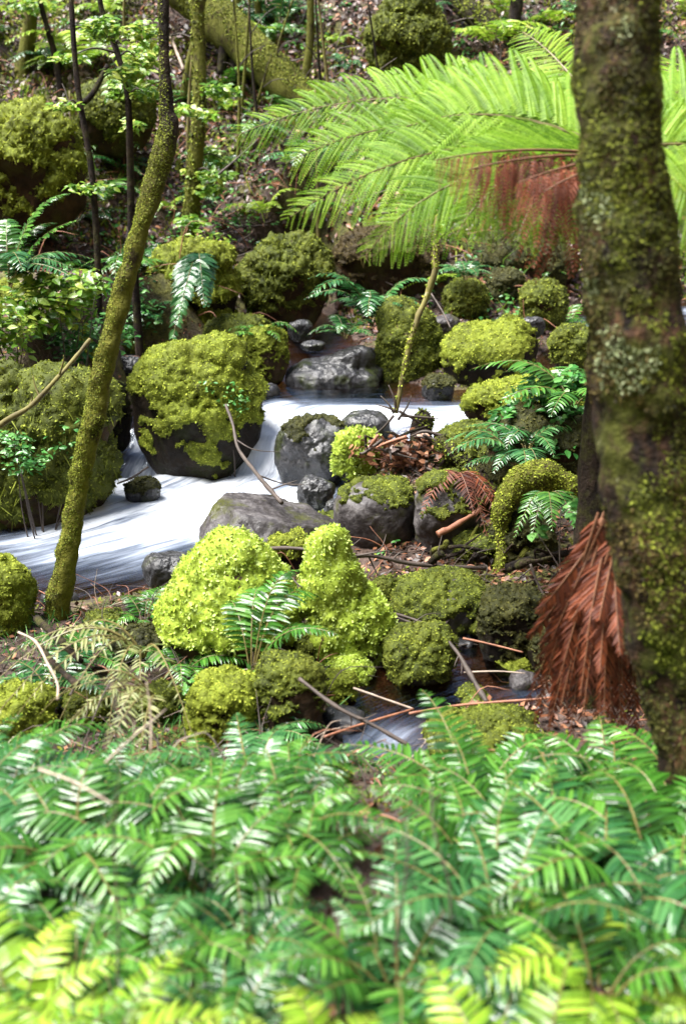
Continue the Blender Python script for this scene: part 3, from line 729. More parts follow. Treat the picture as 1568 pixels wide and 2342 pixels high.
def log(name, label, pts, bark, moss, size=.03, cover=.45, cat='fallen log', side=(0, -.1, .9), rough=.15, nsc=5, mx=6000):
    P = pxpath([q[:3] for q in pts]); R = np.array([q[3] * px(p_) for q, p_ in zip(pts, P)])
    root = thing(name, label, cat, P[0]); V, F = tube(P, R, 18, rough, nsc, 10, seed=pts[0][0]); mk('trunk', V, F, M[bark], root)
    if moss: trunk_moss(root, V, F, moss, size, cover, 5, side, 'moss', mx * 2)
    return root, P
y0 = G(690, 218)
fl_, _ = log('fallen_log', 'big fallen log on the slope with bright moss on top and dark underside', [(712, 236, y0 - .05, 40), (660, 196, y0 + .05, 43), (600, 140, y0 + .2, 45), (530, 72, y0 + .45, 47), (455, 5, y0 + .7, 50), (360, -90, y0 + 1, 52)], 'bark_moss', 'moss_green', .022, .5, mx=14000)
for pts in ([(535, 95), (538, 190)], [(518, 80), (505, 170)]):
    P = pxpath([(pts[0][0], pts[0][1], y0 + .35), (pts[1][0], pts[1][1], y0 + .3)]); V, F = tube(P, [.07, .05], 8, .2, 6); mk('branch_stub', V, F, M['bark_dark'], fl_)
y0 = G(1140, 90)
log('mossy_root_log', 'mossy buttress root curving down at the top of the slope', [(1150, 100, y0, 30), (1110, 55, y0 + .2, 26), (1060, 12, y0 + .35, 24), (1000, -50, y0 + .6, 24)], 'bark_dark', 'moss_green', .035, .5)
log('grey_branch', 'grey fallen branch lying over the rounded moss boulder', [(-60, 232, 10.6, 11), (60, 240, 10.6, 11), (150, 246, 10.6, 9), (205, 222, 10.6, 7), (246, 148, 10.7, 5)], 'bark_dark', None, cat='fallen branch')

# ------------------------------------------------------------------ boulders and rocks
B = 'boulder'
rock('boulder', 'biggest boulder in the stream, moss capped and brown below, beside the white cascade', B, [(305, 792, 592, 1075), (432, 782, 562, 870), (470, 850, 600, 960)], 'rock_dark', 'moss_yellow', -.02, y=6.75, depth=.8, tuft=.026, rough=.16, thick=.022, sq=2.1, mn=.32)
rock('boulder', 'round knob of yellow moss on dark stone behind the biggest boulder', B, [(556, 752, 658, 870)], 'rock_brown', 'moss_yellow', -.08, tuft=.03, y=8.0)
rock('boulder', 'wet bluish grey rock between cascade and the upper mossy boulders', B, [(676, 826, 868, 905), (760, 800, 850, 870)], 'rock_wet', None, y=7.95, rough=.3, facet=.5, sq=2.9)
rock('boulder', 'tall mossy boulder behind the leaning mossy pole', B, [(866, 700, 1000, 900), (868, 684, 966, 790)], 'rock_brown', 'moss_green', .34, y=8.15, tuft=.028)
rock('boulder', 'twin humped mossy boulder above the upper white pool', B, [(1012, 750, 1222, 900), (1122, 732, 1224, 830), (1020, 756, 1130, 850)], 'rock_dark', 'moss_yellow', -.12, y=7.9, tuft=.028)
rock('boulder', 'pointed mossy stone behind the twin humped boulder', B, [(1018, 648, 1112, 735)], 'soil', 'moss_green', .25, y=9.6, tuft=.035)
rock('boulder', 'rounded mossy stone beside the narrow upstream water', B, [(1188, 646, 1292, 752)], 'soil', 'moss_green', .2, y=9.5, tuft=.035)
rock('boulder', 'small mossy stone behind the rounded upstream stone', B, [(1110, 622, 1192, 690)], 'soil', 'moss_dark', .3, y=10.0, tuft=.035)
rock('boulder', 'yellow green stone against the thick tree at the upstream bend', B, [(1262, 748, 1360, 840)], 'rock_brown', 'moss_green', .3, y=8.3, tuft=.03)
rock('boulder', 'dark wet rock splitting the white cascade', B, [(632, 962, 792, 1112), (690, 955, 800, 1050)], 'rock_wet', 'moss_dark', -.6, y=6.55, rough=.2, facet=.15, tuft=.02)
rock('boulder', 'smooth dark rock washed over at the lip of the cascade', B, [(786, 940, 892, 1010)], 'rock_wet', None, y=6.85, rough=.15)
rock('boulder', 'bright leafy moss ball beside the driftwood', B, [(770, 982, 862, 1090)], 'rock_dark', 'moss_bright', .3, y=6.35, tuft=.03, lift=.6)
rock('boulder', 'mossy stone below the driftwood with green crown', B, [(996, 972, 1146, 1095)], 'soil', 'moss_green', .25, y=6.3, tuft=.03)
rock('boulder', 'large smooth grey stone with a moss cap on one shoulder', B, [(758, 1098, 955, 1250)], 'rock_grey', 'moss_green', -.62, rough=.1, tuft=.016)
rock('boulder', 'grey slab tilted beside the smooth grey stone', B, [(945, 1085, 1092, 1268)], 'rock_grey', 'moss_green', -.4, rough=.2, facet=.15, tuft=.016)
hull_rock('boulder', 'wedge shaped flat grey rock at the pool edge', B, [(456, 1275, 5.0), (600, 1270, 4.95), (700, 1255, 5.1), (772, 1222, 5.3), (458, 1200, 5.3), (490, 1150, 5.3), (565, 1178, 5.1), (640, 1196, 5.1), (755, 1204, 5.25),
     (520, 1125, 5.6), (620, 1131, 5.75), (705, 1158, 5.7), (772, 1192, 5.6), (520, 1215, 6.0), (740, 1230, 5.9)], 'rock_grey')
rock('boulder', 'small dark stone poking out of the white pool', B, [(288, 1100, 364, 1152)], 'rock_wet', 'moss_dark', -.3, rough=.2)
rock('boulder', 'small wet stone in the little side fall', B, [(682, 1094, 764, 1158)], 'rock_wet', None, y=5.95, rough=.25, facet=.2)
rock('boulder', 'little grey stone beside the side fall', B, [(742, 1140, 800, 1185)], 'rock_wet', None, y=5.8)
rock('boulder', 'brightest moss boulder, peaked and covered in leafy moss', B, [(368, 1320, 688, 1525), (420, 1222, 650, 1520), (388, 1262, 676, 1520)], 'rock_brown', 'moss_bright', .08, depth=.8, tuft=.021, rough=.10, lift=.46, sq=2.2)
rock('boulder', 'double knobbed boulder of bright yellow moss', B, [(706, 1345, 888, 1522), (690, 1262, 824, 1440), (708, 1216, 792, 1340)], 'rock_brown', 'moss_bright', 0.14, depth=.8, tuft=.019, rough=.16, lift=.46)
rock('boulder', 'small yellow moss cushion under the dark fallen branch', B, [(618, 1222, 702, 1268)], 'soil', 'moss_yellow', .4, y=4.95, tuft=.02)
rock('boulder', 'broad mossy grey boulder behind the crossing twigs', B, [(900, 1310, 1108, 1455)], 'rock_grey', 'moss_green', -.2, rough=.12, tuft=.017)
rock('boulder', 'small round mossy stone between two larger boulders', B, [(856, 1326, 908, 1400)], 'rock_dark', 'moss_green', .1, tuft=.017)
rock('boulder', 'moss topped stone standing in the brown rill', B, [(888, 1436, 1028, 1565)], 'rock_dark', 'moss_green', -.02, tuft=.018)
rock('boulder', 'small flat mossy stone at the edge of the rill', B, [(758, 1506, 846, 1565)], 'rock_dark', 'moss_bright', .1, tuft=.016)
rock('boulder', 'smallest round moss ball beside the rill', B, [(732, 1540, 808, 1610)], 'rock_dark', 'moss_yellow', .1, tuft=.016)
rock('boulder', 'dark brown mound with a thin moss top below the fern', B, [(578, 1505, 740, 1690)], 'soil', 'moss_green', -.2, tuft=.018, rough=.2)
rock('boulder', 'yellow moss mound behind the fern bed', B, [(436, 1545, 592, 1700)], 'soil', 'moss_yellow', .12, tuft=.017)
rock('boulder', 'mossy hump at the picture edge beside the leaning tree', B, [(-90, 1276, 66, 1460)], 'soil', 'moss_yellow', .25, tuft=.02)
rock('boulder', 'low yellow moss mound among the ferns near the curved pale twig', B, [(-60, 1578, 104, 1700)], 'soil', 'moss_yellow', .25, tuft=.017)
rock('boulder', 'submerged grey stone under the near edge of the pool', B, [(335, 1262, 446, 1345)], 'rock_wet', None)
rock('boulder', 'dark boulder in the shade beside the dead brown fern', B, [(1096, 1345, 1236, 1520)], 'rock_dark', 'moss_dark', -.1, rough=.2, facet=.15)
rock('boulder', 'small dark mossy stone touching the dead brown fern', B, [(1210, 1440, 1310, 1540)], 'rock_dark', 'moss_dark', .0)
rock('boulder', 'mossy stone below the arched root', B, [(1040, 1215, 1150, 1290)], 'rock_grey', 'moss_green', .0, tuft=.017)
rock('boulder', 'flat green stone lying in the rill', B, [(1138, 1500, 1236, 1534)], 'rock_dark', 'moss_yellow', .2, tuft=.014)
rock('boulder', 'pale layered stone at the water under the dead fern', B, [(1165, 1538, 1232, 1580)], 'rock_grey', None, facet=.3, sq=3)
rock('boulder', 'small grey stone beside the hanging fern fronds', B, [(676, 1452, 744, 1515)], 'rock_grey', 'moss_green', -.2)
rock('boulder', 'grey pebble in the shallow upper pool under the bank', B, [(660, 732, 714, 775)], 'rock_wet', None, y=8.9)
rock('boulder', 'flat wet pebble near the round yellow knob', B, [(690, 778, 744, 800)], 'rock_wet', None, y=8.4)
rock('boulder', 'wet stone below the twin humped boulder', B, [(965, 862, 1040, 915)], 'rock_wet', 'moss_dark', -.3, y=7.5)
rock('boulder', 'grey stone in front of the tall mossy boulder', B, [(985, 720, 1050, 765)], 'rock_grey', None, y=9.0)
rock('boulder', 'stone under the thick tree beside the upper water', B, [(1195, 725, 1245, 765)], 'rock_wet', None, y=8.9)
rock('boulder', 'dark ledge stone left of the small waterfall', B, [(228, 880, 300, 1010)], 'rock_dark', 'moss_dark', -.2, y=7.2, facet=.3)
rock('boulder', 'pale wet stone in the shady side channel', B, [(262, 812, 330, 880)], 'rock_wet', None, y=8.1)
rock('boulder', 'dark mossy stone behind the round yellow knob', B, [(470, 726, 610, 790)], 'rock_dark', 'moss_green', .1, y=8.7, tuft=.03)
rock('boulder', 'stone with moss rim beside the dark fallen branch', B, [(1130, 1180, 1260, 1330)], 'rock_dark', 'moss_dark', .0, y=5.0)
rock('boulder', 'mossy grey stone between slab and arched root', B, [(1080, 1060, 1180, 1180)], 'rock_dark', 'moss_dark', .1, y=5.7)
# mossy mounds and banks
MB = 'moss mound'
rock('moss_mound', 'big rounded moss mound with yellow crown on the far slope', MB, [(-60, 275, 195, 500), (-20, 252, 140, 380)], 'soil', 'moss_yellow', -.06, y=9.9, tuft=.045, depth=.6, shag=200, thick=.03, sq=2.0)
rock('moss_mound', 'overhanging bank with yellow moss roof and hollow shade painted dark', MB, [(338, 590, 536, 770), (360, 562, 524, 640)], 'rock_dark', 'moss_yellow', .12, y=9.3, tuft=.035, depth=.7, rough=.2, shag=250, thick=.03)  # near-black body colour stands in for the shade of the hollow
rock('moss_mound', 'brown mossy bank right of the overhanging bank', MB, [(545, 560, 760, 730), (640, 540, 740, 640)], 'soil', 'moss_green', .0, y=9.6, tuft=.04, depth=.7, rough=.2, shag=150, sq=2.0, thick=.03)
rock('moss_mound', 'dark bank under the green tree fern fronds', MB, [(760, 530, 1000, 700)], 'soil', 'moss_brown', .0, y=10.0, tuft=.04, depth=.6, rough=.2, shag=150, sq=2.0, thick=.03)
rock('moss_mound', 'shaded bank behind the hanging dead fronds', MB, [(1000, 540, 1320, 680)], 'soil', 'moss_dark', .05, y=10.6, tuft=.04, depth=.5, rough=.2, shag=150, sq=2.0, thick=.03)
rock('moss_mound', 'brown bank of moss and dead fern beside the white pool', MB, [(-160, 890, 240, 1215), (40, 860, 255, 1020), (-80, 850, 80, 1000), (60, 1000, 230, 1160)], 'soil', 'moss_green', .1, y=5.9, tuft=.035, depth=.6, rough=.2, dens=.8, shag=250, thick=.03)
rock('moss_mound', 'green mossy mound high on the slope under the buttress root', MB, [(850, 30, 1020, 170), (880, -20, 1000, 90)], 'soil', 'moss_green', .3, y=12.0, tuft=.05, depth=.6, shag=250, thick=.03)
rock('moss_mound', 'low moss hump behind the leafy sapling', MB, [(170, 190, 350, 330)], 'soil', 'moss_green', .15, y=11.0, tuft=.045, depth=.6)
rock('moss_mound', 'moss mat on the near bank of the rill', MB, [(975, 1625, 1215, 1735)], 'soil', 'moss_green', .4, tuft=.016, depth=.7)
rock('moss_mound', 'small moss mat between rill and fern bed', MB, [(700, 1745, 790, 1800)], 'soil', 'moss_green', .4, tuft=.015)
rock('moss_mound', 'yellow mossy ledge jutting over the upper white pool', MB, [(1064, 874, 1300, 965), (1200, 850, 1370, 960)], 'soil', 'moss_yellow', .15, y=6.75, tuft=.028, depth=.5)
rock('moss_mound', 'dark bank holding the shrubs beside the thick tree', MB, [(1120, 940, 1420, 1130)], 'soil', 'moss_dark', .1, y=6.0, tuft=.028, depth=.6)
rock('moss_mound', 'yellow green leafy bank behind the slanting branch', MB, [(-140, 690, 215, 900), (-60, 660, 120, 800)], 'soil', 'moss_yellow', .15, y=7.6, tuft=.04, depth=.6, shag=250, thick=.03)
a0 = 5.0
rt, _ = log('arched_root', 'thick arched root wrapped in yellow moss beside the thick tree', [(1136, 1330, a0 - .1, 12), (1150, 1250, a0, 14), (1148, 1170, a0 + .05, 22), (1186, 1112, a0 + .1, 36), (1245, 1090, a0 + .15, 40), (1300, 1116, a0 + .15, 28), (1370, 1140, a0 + .2, 34), (1450, 1180, a0 + .2, 34)], 'bark_moss', 'moss_yellow', .013, .62, 'root', mx=9000, rough=.5, nsc=9)
log('mossy_stump', 'short mossy stub standing in the driftwood', [(962, 1050, 6.4, 26), (962, 990, 6.45, 27), (968, 955, 6.5, 24), (970, 948, 6.5, 10)], 'bark_dark', 'moss_green', .028, .4, 'stump')

# ------------------------------------------------------------------ driftwood and sticks
dp = at(915, 1040, 6.25)
dw = thing('driftwood_pile', 'tangled brown driftwood and roots caught on the rocks', 'driftwood', (dp[0], dp[1], dp[2] - .1))
for q in range(34):
    a, b = (random.uniform(830, 1010), random.uniform(985, 1090)), (random.uniform(-110, 110), random.uniform(-45, 45))
    y0 = random.uniform(6.1, 6.5); P = pxpath([(a[0] - b[0] * .5, a[1] - b[1] * .5, y0), (a[0] + random.uniform(-15, 15), a[1] + random.uniform(-15, 15), y0), (a[0] + b[0] * .5, a[1] + b[1] * .5, y0 + random.uniform(-.1, .1))])
    V, F = tube(P, [.012, .010, .004], 6, .3, 20, 6); mk('root', V, F, M[random.choice(['twig_dark', 'twig_dark', 'bark_dark', 'twig_red'])], dw)
for u0, v0, u1, v1 in [(905, 940, 888, 880), (900, 945, 870, 905), (905, 940, 860, 925), (912, 940, 985, 985), (915, 950, 1010, 958), (900, 950, 850, 1000), (910, 960, 940, 905)]:
    P = pxpath([(u0, v0, 6.4), ((u0 + u1) / 2 + 4, (v0 + v1) / 2, 6.4), (u1, v1, 6.42)]); V, F = tube(P, [.010, .007, .003], 6, .2, 20, 6); mk('twig', V, F, M['twig_dark'], dw)
V, F, t = leaf_cloud(dp + [0, .02, .02], (.32, .12, .14), 260, .06, .9); mk('dead_leaves', V, F, M['litter_red'], dw, tint=t)
rp = at(1120, 1200, 5.2)
rw = thing('root_tangle', 'dark tangle of dead roots and mossy twigs under the arched root', 'roots', (rp[0], rp[1], rp[2] - .1))
r5 = random.Random(31)
for q in range(44):
    u0, v0 = r5.uniform(985, 1330), r5.uniform(1040, 1290); du, dv = r5.uniform(-90, 90), r5.uniform(-60, 75); y0 = gnd(u0, v0)[1] - r5.uniform(.08, .35)
    P = pxpath([(u0 - du * .5, v0 - dv * .5, y0), (u0 - du * .15 + r5.uniform(-18, 18), v0 - dv * .15 + r5.uniform(-18, 18), y0 - .06), (u0 + du * .2 + r5.uniform(-18, 18), v0 + dv * .2 + r5.uniform(-18, 18), y0 - .04), (u0 + du * .5, v0 + dv * .5, y0)])
    V, F = tube(P, np.array([1, .9, .7, .3]) * r5.choice([.006, .008, .012, .02]), 7, .5, 18, 6, seed=q); o_ = mk('root', V, F, M[r5.choice(['bark_dark', 'bark_dark', 'bark_moss', 'twig_dark', 'twig_red'])], rw)
ST = 'stick'
stick('leaning_pole', 'pale leaning pole, mossy at its top, standing in the driftwood', [(905, 945, 6.4), (918, 860, 6.45), (935, 790, 6.5), (958, 735, 6.55), (978, 670, 6.6), (988, 610, 6.62), (996, 545, 6.65), (1003, 480, 6.7)], (8, 12), 'twig_moss', ST, moss='moss_yellow')
stick('fallen_stick', 'curved stick sloping across the front of the cascade', [(516, 925, 6.5), (530, 975, 6.35), (548, 1028, 6.15), (578, 1080, 5.8), (610, 1112, 5.5), (644, 1150, 5.2)], (5, 7), 'twig_dark', ST, twigs=3)
stick('fallen_stick', 'short dark stick lying on the white foam', [(268, 1106, 6.15), (305, 1088, 6.25), (338, 1068, 6.35)], (3, 4), 'twig_dark', ST)
stick('fallen_branch', 'long dark branch lying across the double knobbed boulder', [(612, 1254, 4.75), (680, 1263, 4.6), (760, 1272, 4.55), (850, 1274, 4.65), (920, 1287, 4.7), (1000, 1294, 4.75), (1110, 1300, 4.9)], (6, 8), 'twig_dark', 'branch', twigs=9)
stick('fallen_branch', 'grey forked branch reaching down into the rill', [(880, 1398, 4.3), (950, 1420, 4.15), (1000, 1448, 4.05), (1040, 1485, 3.95), (1070, 1530, 3.85), (1090, 1570, 3.75), (1112, 1606, 3.65)], (4, 8), 'twig_dark', 'branch', twigs=5)
stick('fallen_stick', 'thin twig running over the bright moss to the forked branch', [(664, 1318, 4.2), (700, 1345, 4.15), (820, 1362, 4.3), (880, 1398, 4.35), (940, 1425, 4.2)], (3, 4), 'twig_dark', ST, twigs=4)
stick('fallen_branch', 'dark straight branch slanting into the rill near the ferns', [(684, 1552, 3.45), (760, 1612, 3.35), (850, 1658, 3.3), (935, 1706, 3.25)], (7, 8), 'twig_dark', 'branch', twigs=2)
stick('straw_stem', 'pale straw stem lying over the rill', [(808, 1574, 3.7), (870, 1598, 3.65), (945, 1622, 3.6)], (4, 3), 'twig_pale', 'stem')
stick('straw_stem', 'long reddish stem along the near side of the rill', [(935, 1632, 3.5), (1060, 1612, 3.55), (1215, 1600, 3.5), (1260, 1596, 3.5)], (5, 4), 'twig_red', 'stem')
stick('straw_stem', 'russet stem crossing under the dark straight branch', [(740, 1686, 3.3), (830, 1660, 3.4), (945, 1622, 3.55)], (5, 4), 'twig_red', 'stem')
stick('straw_stem', 'reddish stem behind the forked branch', [(1058, 1460, 4.15), (1120, 1475, 4.1), (1195, 1492, 4.0)], (4, 3), 'twig_red', 'stem')
stick('straw_stem', 'pale stem floating in the brown water', [(1060, 1538, 3.9), (1140, 1541, 3.85), (1200, 1540, 3.8)], (3, 2), 'twig_pale', 'stem')
stick('curved_twig', 'pale curved twig arching down beside the low yellow mound', [(42, 1446, 3.6), (80, 1470, 3.5), (112, 1516, 3.4), (128, 1560, 3.3), (132, 1600, 3.2)], (4, 5), 'twig_pale', ST)
stick('slanting_branch', 'slanting mossy branch sticking out over the brown bank', [(-40, 1000, 5.0), (20, 960, 5.0), (75, 920, 5.05), (125, 875, 5.1), (170, 830, 5.2), (206, 775, 5.3)], (11, 6), 'twig_moss', 'branch', twigs=4)
stick('broken_log', 'upper of two brown broken logs at the foot of the leaning tree', [(85, 1415, 3.95), (130, 1455, 3.7), (185, 1512, 3.5)], (13, 12), 'bark_dark', 'log')
stick('broken_log', 'lower of two brown broken logs at the foot of the leaning tree', [(85, 1470, 3.8), (125, 1520, 3.55), (180, 1570, 3.3)], (12, 10), 'bark_dark', 'log')
stick('fallen_stick', 'thin stick leaning between arched root and dead fern', [(1212, 1290, 4.4), (1230, 1340, 4.35), (1262, 1392, 4.3)], (4, 4), 'twig_dark', ST)
stick('fallen_stick', 'short stick over the broad mossy grey boulder', [(1000, 1455, 4.1), (1030, 1420, 4.3), (1075, 1385, 4.4)], (3, 2), 'twig_dark', ST)
stick('fallen_stick', 'bent stick by the peaked moss boulder base', [(560, 1480, 4.0), (620, 1476, 4.0), (655, 1490, 3.95)], (4, 3), 'twig_dark', ST)
stick('fallen_stick', 'pale stick poking up the far slope', [(500, 398, 9.4), (540, 362, 9.6), (590, 318, 9.9)], (4, 3), 'twig_dark', ST)
stick('fallen_stick', 'pale twig upright beside the upper dark trunk', [(420, 160, 11.2), (398, 108, 11.4), (388, 84, 11.4)], (6, 4), 'twig_pale', ST)
stick('fallen_stick', 'thin stick hanging over the side of the upper pool', [(1030, 750, 8.0), (1010, 715, 8.2), (985, 670, 8.4)], (3, 3), 'twig_dark', ST)
stick('fallen_stick', 'slim stick between pool edge and low broken logs', [(160, 1590, 3.3), (200, 1530, 3.5), (240, 1470, 3.7)], (4, 3), 'twig_dark', ST)
for lab, pts in [('tall dry stem rising through the middle of the fern bed', [(268, 2260, 1.45), (266, 2100, 1.5), (262, 1900, 1.56), (266, 1720, 1.6), (262, 1600, 1.65)]),
                 ('dry dark stem standing in the ferns below the rill', [(900, 2190, 1.6), (918, 2080, 1.62), (928, 1980, 1.65), (930, 1880, 1.7)]),
                 ('thin crooked dry stem beside the dry dark stem', [(1030, 2110, 1.65), (1022, 2010, 1.68), (1000, 1900, 1.72), (985, 1800, 1.78)]),
                 ('long pale stem leaning over the ferns below the broken logs', [(90, 1760, 2.0), (170, 1795, 1.9), (255, 1838, 1.8)]),
                 ('thin yellowish stem leaning across the small ferns', [(240, 1745, 2.1), (300, 1690, 2.2), (380, 1622, 2.35)]),
                 ('fine dark stem in front of the yellow moss mound', [(345, 1720, 2.3), (340, 1640, 2.35), (335, 1560, 2.4)])]:
    stick('dry_stem', lab, pts, (5, 2.5), 'twig_pale' if 'pale' in lab or 'yellow' in lab else 'twig_dark', 'stem', twigs=3)

# ------------------------------------------------------------------ tree fern and its dead fronds
cy = 3.75; C0 = at(1432, 360, cy)
tf = thing('tree_fern', 'big tree fern behind the thick trunk with bright arching fronds and hanging dead ones', 'tree fern', (C0[0], C0[1], hz(C0[0], C0[1])))
V, F = tube(np.array([[C0[0] + .02, C0[1], hz(C0[0], C0[1]) - .1], [C0[0], C0[1], .6], C0]), [.09, .075, .08], 14, .3, 14); mk('trunk', V, F, M['bark_dark'], tf)
random.seed(5)
def tfrond(tip, yt, mid, ym, plen, n_=26, mats=TFERN, name='frond', **k):
    add_frond(tf, mats, C0, at(mid[0], mid[1], ym), at(tip[0], tip[1], yt), int(n_ * 1.45), plen, .02, style='bi', rr=.007, name=name, **{'droop': .2, 'npl': 32, 'pl_len': .14, 'plw': .72, 'start': .10, 'jit': .25, 'tilt': .62, 'up': (-.15, -.75, .6), **k})
for a in [((492, 332), 4.5, (940, 105), 4.4, .31, 32), ((640, 380), 4.3, (980, 190), 4.2, .36, 28), ((880, 310), 4.1, (1120, 190), 4.0, .38, 26), ((1090, 480), 3.5, (1180, 320), 3.6, .28, 22), ((920, 240), 5.0, (1150, 190), 4.6, .28, 24), ((1150, 200), 4.6, (1280, 170), 4.2, .34, 22), ((650, 505), 4.0, (1010, 250), 4.0, .30, 28), ((832, 590), 3.75, (1010, 330), 3.7, .24, 26), ((1190, 70), 4.5, (1290, 120), 4.2, .24, 20),
          ((760, 330), 4.9, (1040, 180), 4.5, .30, 26), ((1030, 190), 4.8, (1200, 200), 4.4, .27, 24), ((900, 420), 4.2, (1100, 210), 4.1, .32, 26), ((1040, 545), 3.6, (1140, 330), 3.65, .22, 22),
          ((1120, 300), 4.9, (1250, 160), 4.5, .36, 22), ((1000, 270), 4.4, (1200, 190), 4.2, .30, 26), ((1640, 190), 4.4, (1540, 160), 4.1, .30, 22), ((1800, 300), 4.0, (1600, 150), 3.9, .32, 26),
          ((1780, 470), 3.7, (1600, 260), 3.7, .30, 26), ((1700, 640), 3.5, (1580, 380), 3.6, .26, 24), ((1500, 120), 5.0, (1460, 150), 4.5, .30, 20), ((1180, 560), 3.4, (1240, 330), 3.5, .24, 22)]:
    tfrond(*a)
for a in [((985, 368), 3.45, (1200, 320), 3.5, .22, 22), ((1060, 390), 3.4, (1240, 340), 3.45, .25, 18), ((1180, 420), 3.3, (1290, 370), 3.4, .26, 14), ((1240, 440), 3.3, (1320, 390), 3.4, .26, 11)]:
    tfrond(*a, mats=DEAD, name='dead_frond', hang=.72, droop=.15, pl_len=.19, npl=22, up=(0, -.3, .9), jit=.4, keep=.75)
cz = at(1425, 1150, 3.15)
df = thing('dead_fern', 'red brown clump of dead fern fronds drooping beside the base of the thick tree', 'dead fern', (cz[0], cz[1], hz(cz[0], cz[1])))
random.seed(9)
for i in range(60):
    f = i / 59; ub = 1205 + 330 * f + random.uniform(-20, 20); vb = random.uniform(1600, 1760) if i % 3 else random.uniform(1400, 1560)
    yb = 3.1 - .25 * math.sin(f * 3.1) * random.uniform(.3, 1)
    top = at(1375 + 55 * f + random.uniform(-12, 12), random.uniform(1165, 1290), 3.16 + random.uniform(-.04, .05))
    tip = at(ub, vb, yb); mid = at((1385 + ub) / 2 + 12 * (f - .3), random.uniform(1320, 1390), 3.05)
    add_frond(df, DEAD, top, mid, tip, 46, .078, .009, up=(0, -1, .1), name='dead_frond', hang=.3, droop=.3, tilt=.5, start=.03, rr=.005, jit=.3)

stick('broken_log', 'dark rotten log wedged between driftwood and arched root', [(1005, 1005, 6.0), (1060, 1060, 5.8), (1135, 1130, 5.5)], (26, 20), 'bark_dark', 'log', twigs=3, moss='moss_green')
stick('broken_log', 'red brown split wood lying across the tilted grey slab', [(1000, 1222, 5.0), (1040, 1200, 5.05), (1100, 1165, 5.15)], (14, 8), 'twig_red', 'log')
stick('broken_log', 'dark root lying under the arched root beside the dead fern', [(1160, 1300, 4.7), (1230, 1270, 4.8), (1330, 1262, 4.85)], (16, 12), 'bark_dark', 'log', twigs=3)
rock('boulder', 'low mossy stone just below the foot of the leaning tree', B, [(196, 1400, 280, 1462)], 'rock_dark', 'moss_green', .0, tuft=.017)
rock('boulder', 'dark stone with thin moss between leaning tree and peaked moss boulder', B, [(262, 1440, 366, 1520)], 'rock_dark', 'moss_dark', .0, tuft=.017)
rock('boulder', 'mossy stone in the litter beside the curved pale twig', B, [(150, 1590, 246, 1668)], 'rock_dark', 'moss_green', .05, tuft=.017)
rock('boulder', 'half buried mossy stone behind the fern bed under the fading ferns', B, [(318, 1570, 420, 1650)], 'rock_dark', 'moss_green', .05, tuft=.017)
for lab_, u_, v_, L_, mt_ in [('green fern beside the stones at the foot of the leaning tree', 210, 1520, .34, FERN), ('small green fern in front of the peaked moss boulder', 420, 1545, .3, FERN), ('bluish fern near the low yellow moss mound', 120, 1600, .34, FERNB),
        ('small fern between pool edge and peaked moss boulder', 330, 1430, .24, FERN), ('bluish fern right of the yellow moss mound', 610, 1700, .28, FERNB)]:
    q_ = gnd(u_, v_); fern_plant('fern', lab_, 'fern', q_, 8, L_, mt_, rise=.6, seed=int(u_))
yq = G(300, 700)
shrub('shrub', 'dark ferny shrub between the leaning tree and the overhanging bank', [(295, 660, yq - .15, 60, 50, 150), (320, 720, yq - .2, 60, 45, 130), (270, 760, yq - .3, 50, 30, 80)], 'leaf_green', .055, 8)
for lab_, u_, v_, L_, mt_ in [('fern on the dark slope just right of the leaning tree', 290, 640, .5, FERN), ('bluish fern below the overhanging bank beside the leaning tree', 330, 740, .45, FERNB), ('fern under the leafy sapling beside the overhanging bank', 350, 610, .5, FERNB)]:
    q_ = gnd(u_, v_); fern_plant('fern', lab_, 'fern', q_, 8, L_, mt_, rise=.6, seed=int(u_) + 7)
# ------------------------------------------------------------------ ferns and shrubs by the stream
def gz(u, v):
    q = gnd(u, v); return (q[0], q[1], q[2] - .02)
def up_at(u, v, y): return tuple(at(u, v, y))
FN = 'fern'
fern_plant('fern', 'fern with long slanting fronds growing under the peaked moss boulder', FN, up_at(575, 1550, 3.75), 6, .40, FERN, az=(-30, 130), rise=1.0, pw=.016, npairs=24, seed=1, hook=.7)
fern_plant('fern', 'dark green fern clump on the far bank beside the tall mossy boulder', FN, up_at(850, 745, 8.6), 11, .62, FERNB, rise=.8, pw=.02, npairs=22, seed=2, hook=.55)
fern_plant('fern', 'small drooping fern at the foot of the far fern clump', FN, up_at(790, 775, 8.3), 7, .35, FERNB, rise=.6, seed=3)
fern_plant('hanging_fern', 'pale fern hanging down from the yellow moss overhang', FN, up_at(455, 590, 9.1), 4, .85, FERNB, az=(-110, -60), rise=.2, hook=-3.0, pw=.03, npairs=26, seed=4, plr=.2)
fern_plant('fern', 'tall fern with long pale fronds below the big moss mound', FN, up_at(20, 665, 7.4), 6, .5, FERN, az=(-10, 100), rise=1.0, hook=.9, pw=.022, npairs=28, seed=5)
fern_plant('fern', 'bluish fern drooping over the leafy bank', FN, up_at(20, 650, 7.0), 6, .6, FERNB, az=(-70, 60), rise=.5, seed=6)
fern_plant('fern', 'little fern on the round yellow moss knob', FN, up_at(595, 785, 8.1), 6, .32, FERN, rise=.7, seed=7)
fern_plant('fern', 'fern leaning out over the stones below the shrubs', FN, up_at(1185, 1080, 5.6), 7, .42, FERNB, az=(120, 300), rise=.6, seed=8)
fern_plant('fern', 'low bluish fern beside the mossy stone under the ledge', FN, up_at(1205, 1035, 5.9), 7, .40, FERNB, rise=.6, seed=9)
fern_plant('fern', 'fern fronds sweeping from the ledge beside the thick tree', FN, up_at(1310, 930, 6.1), 9, .6, FERN, rise=.5, seed=10)
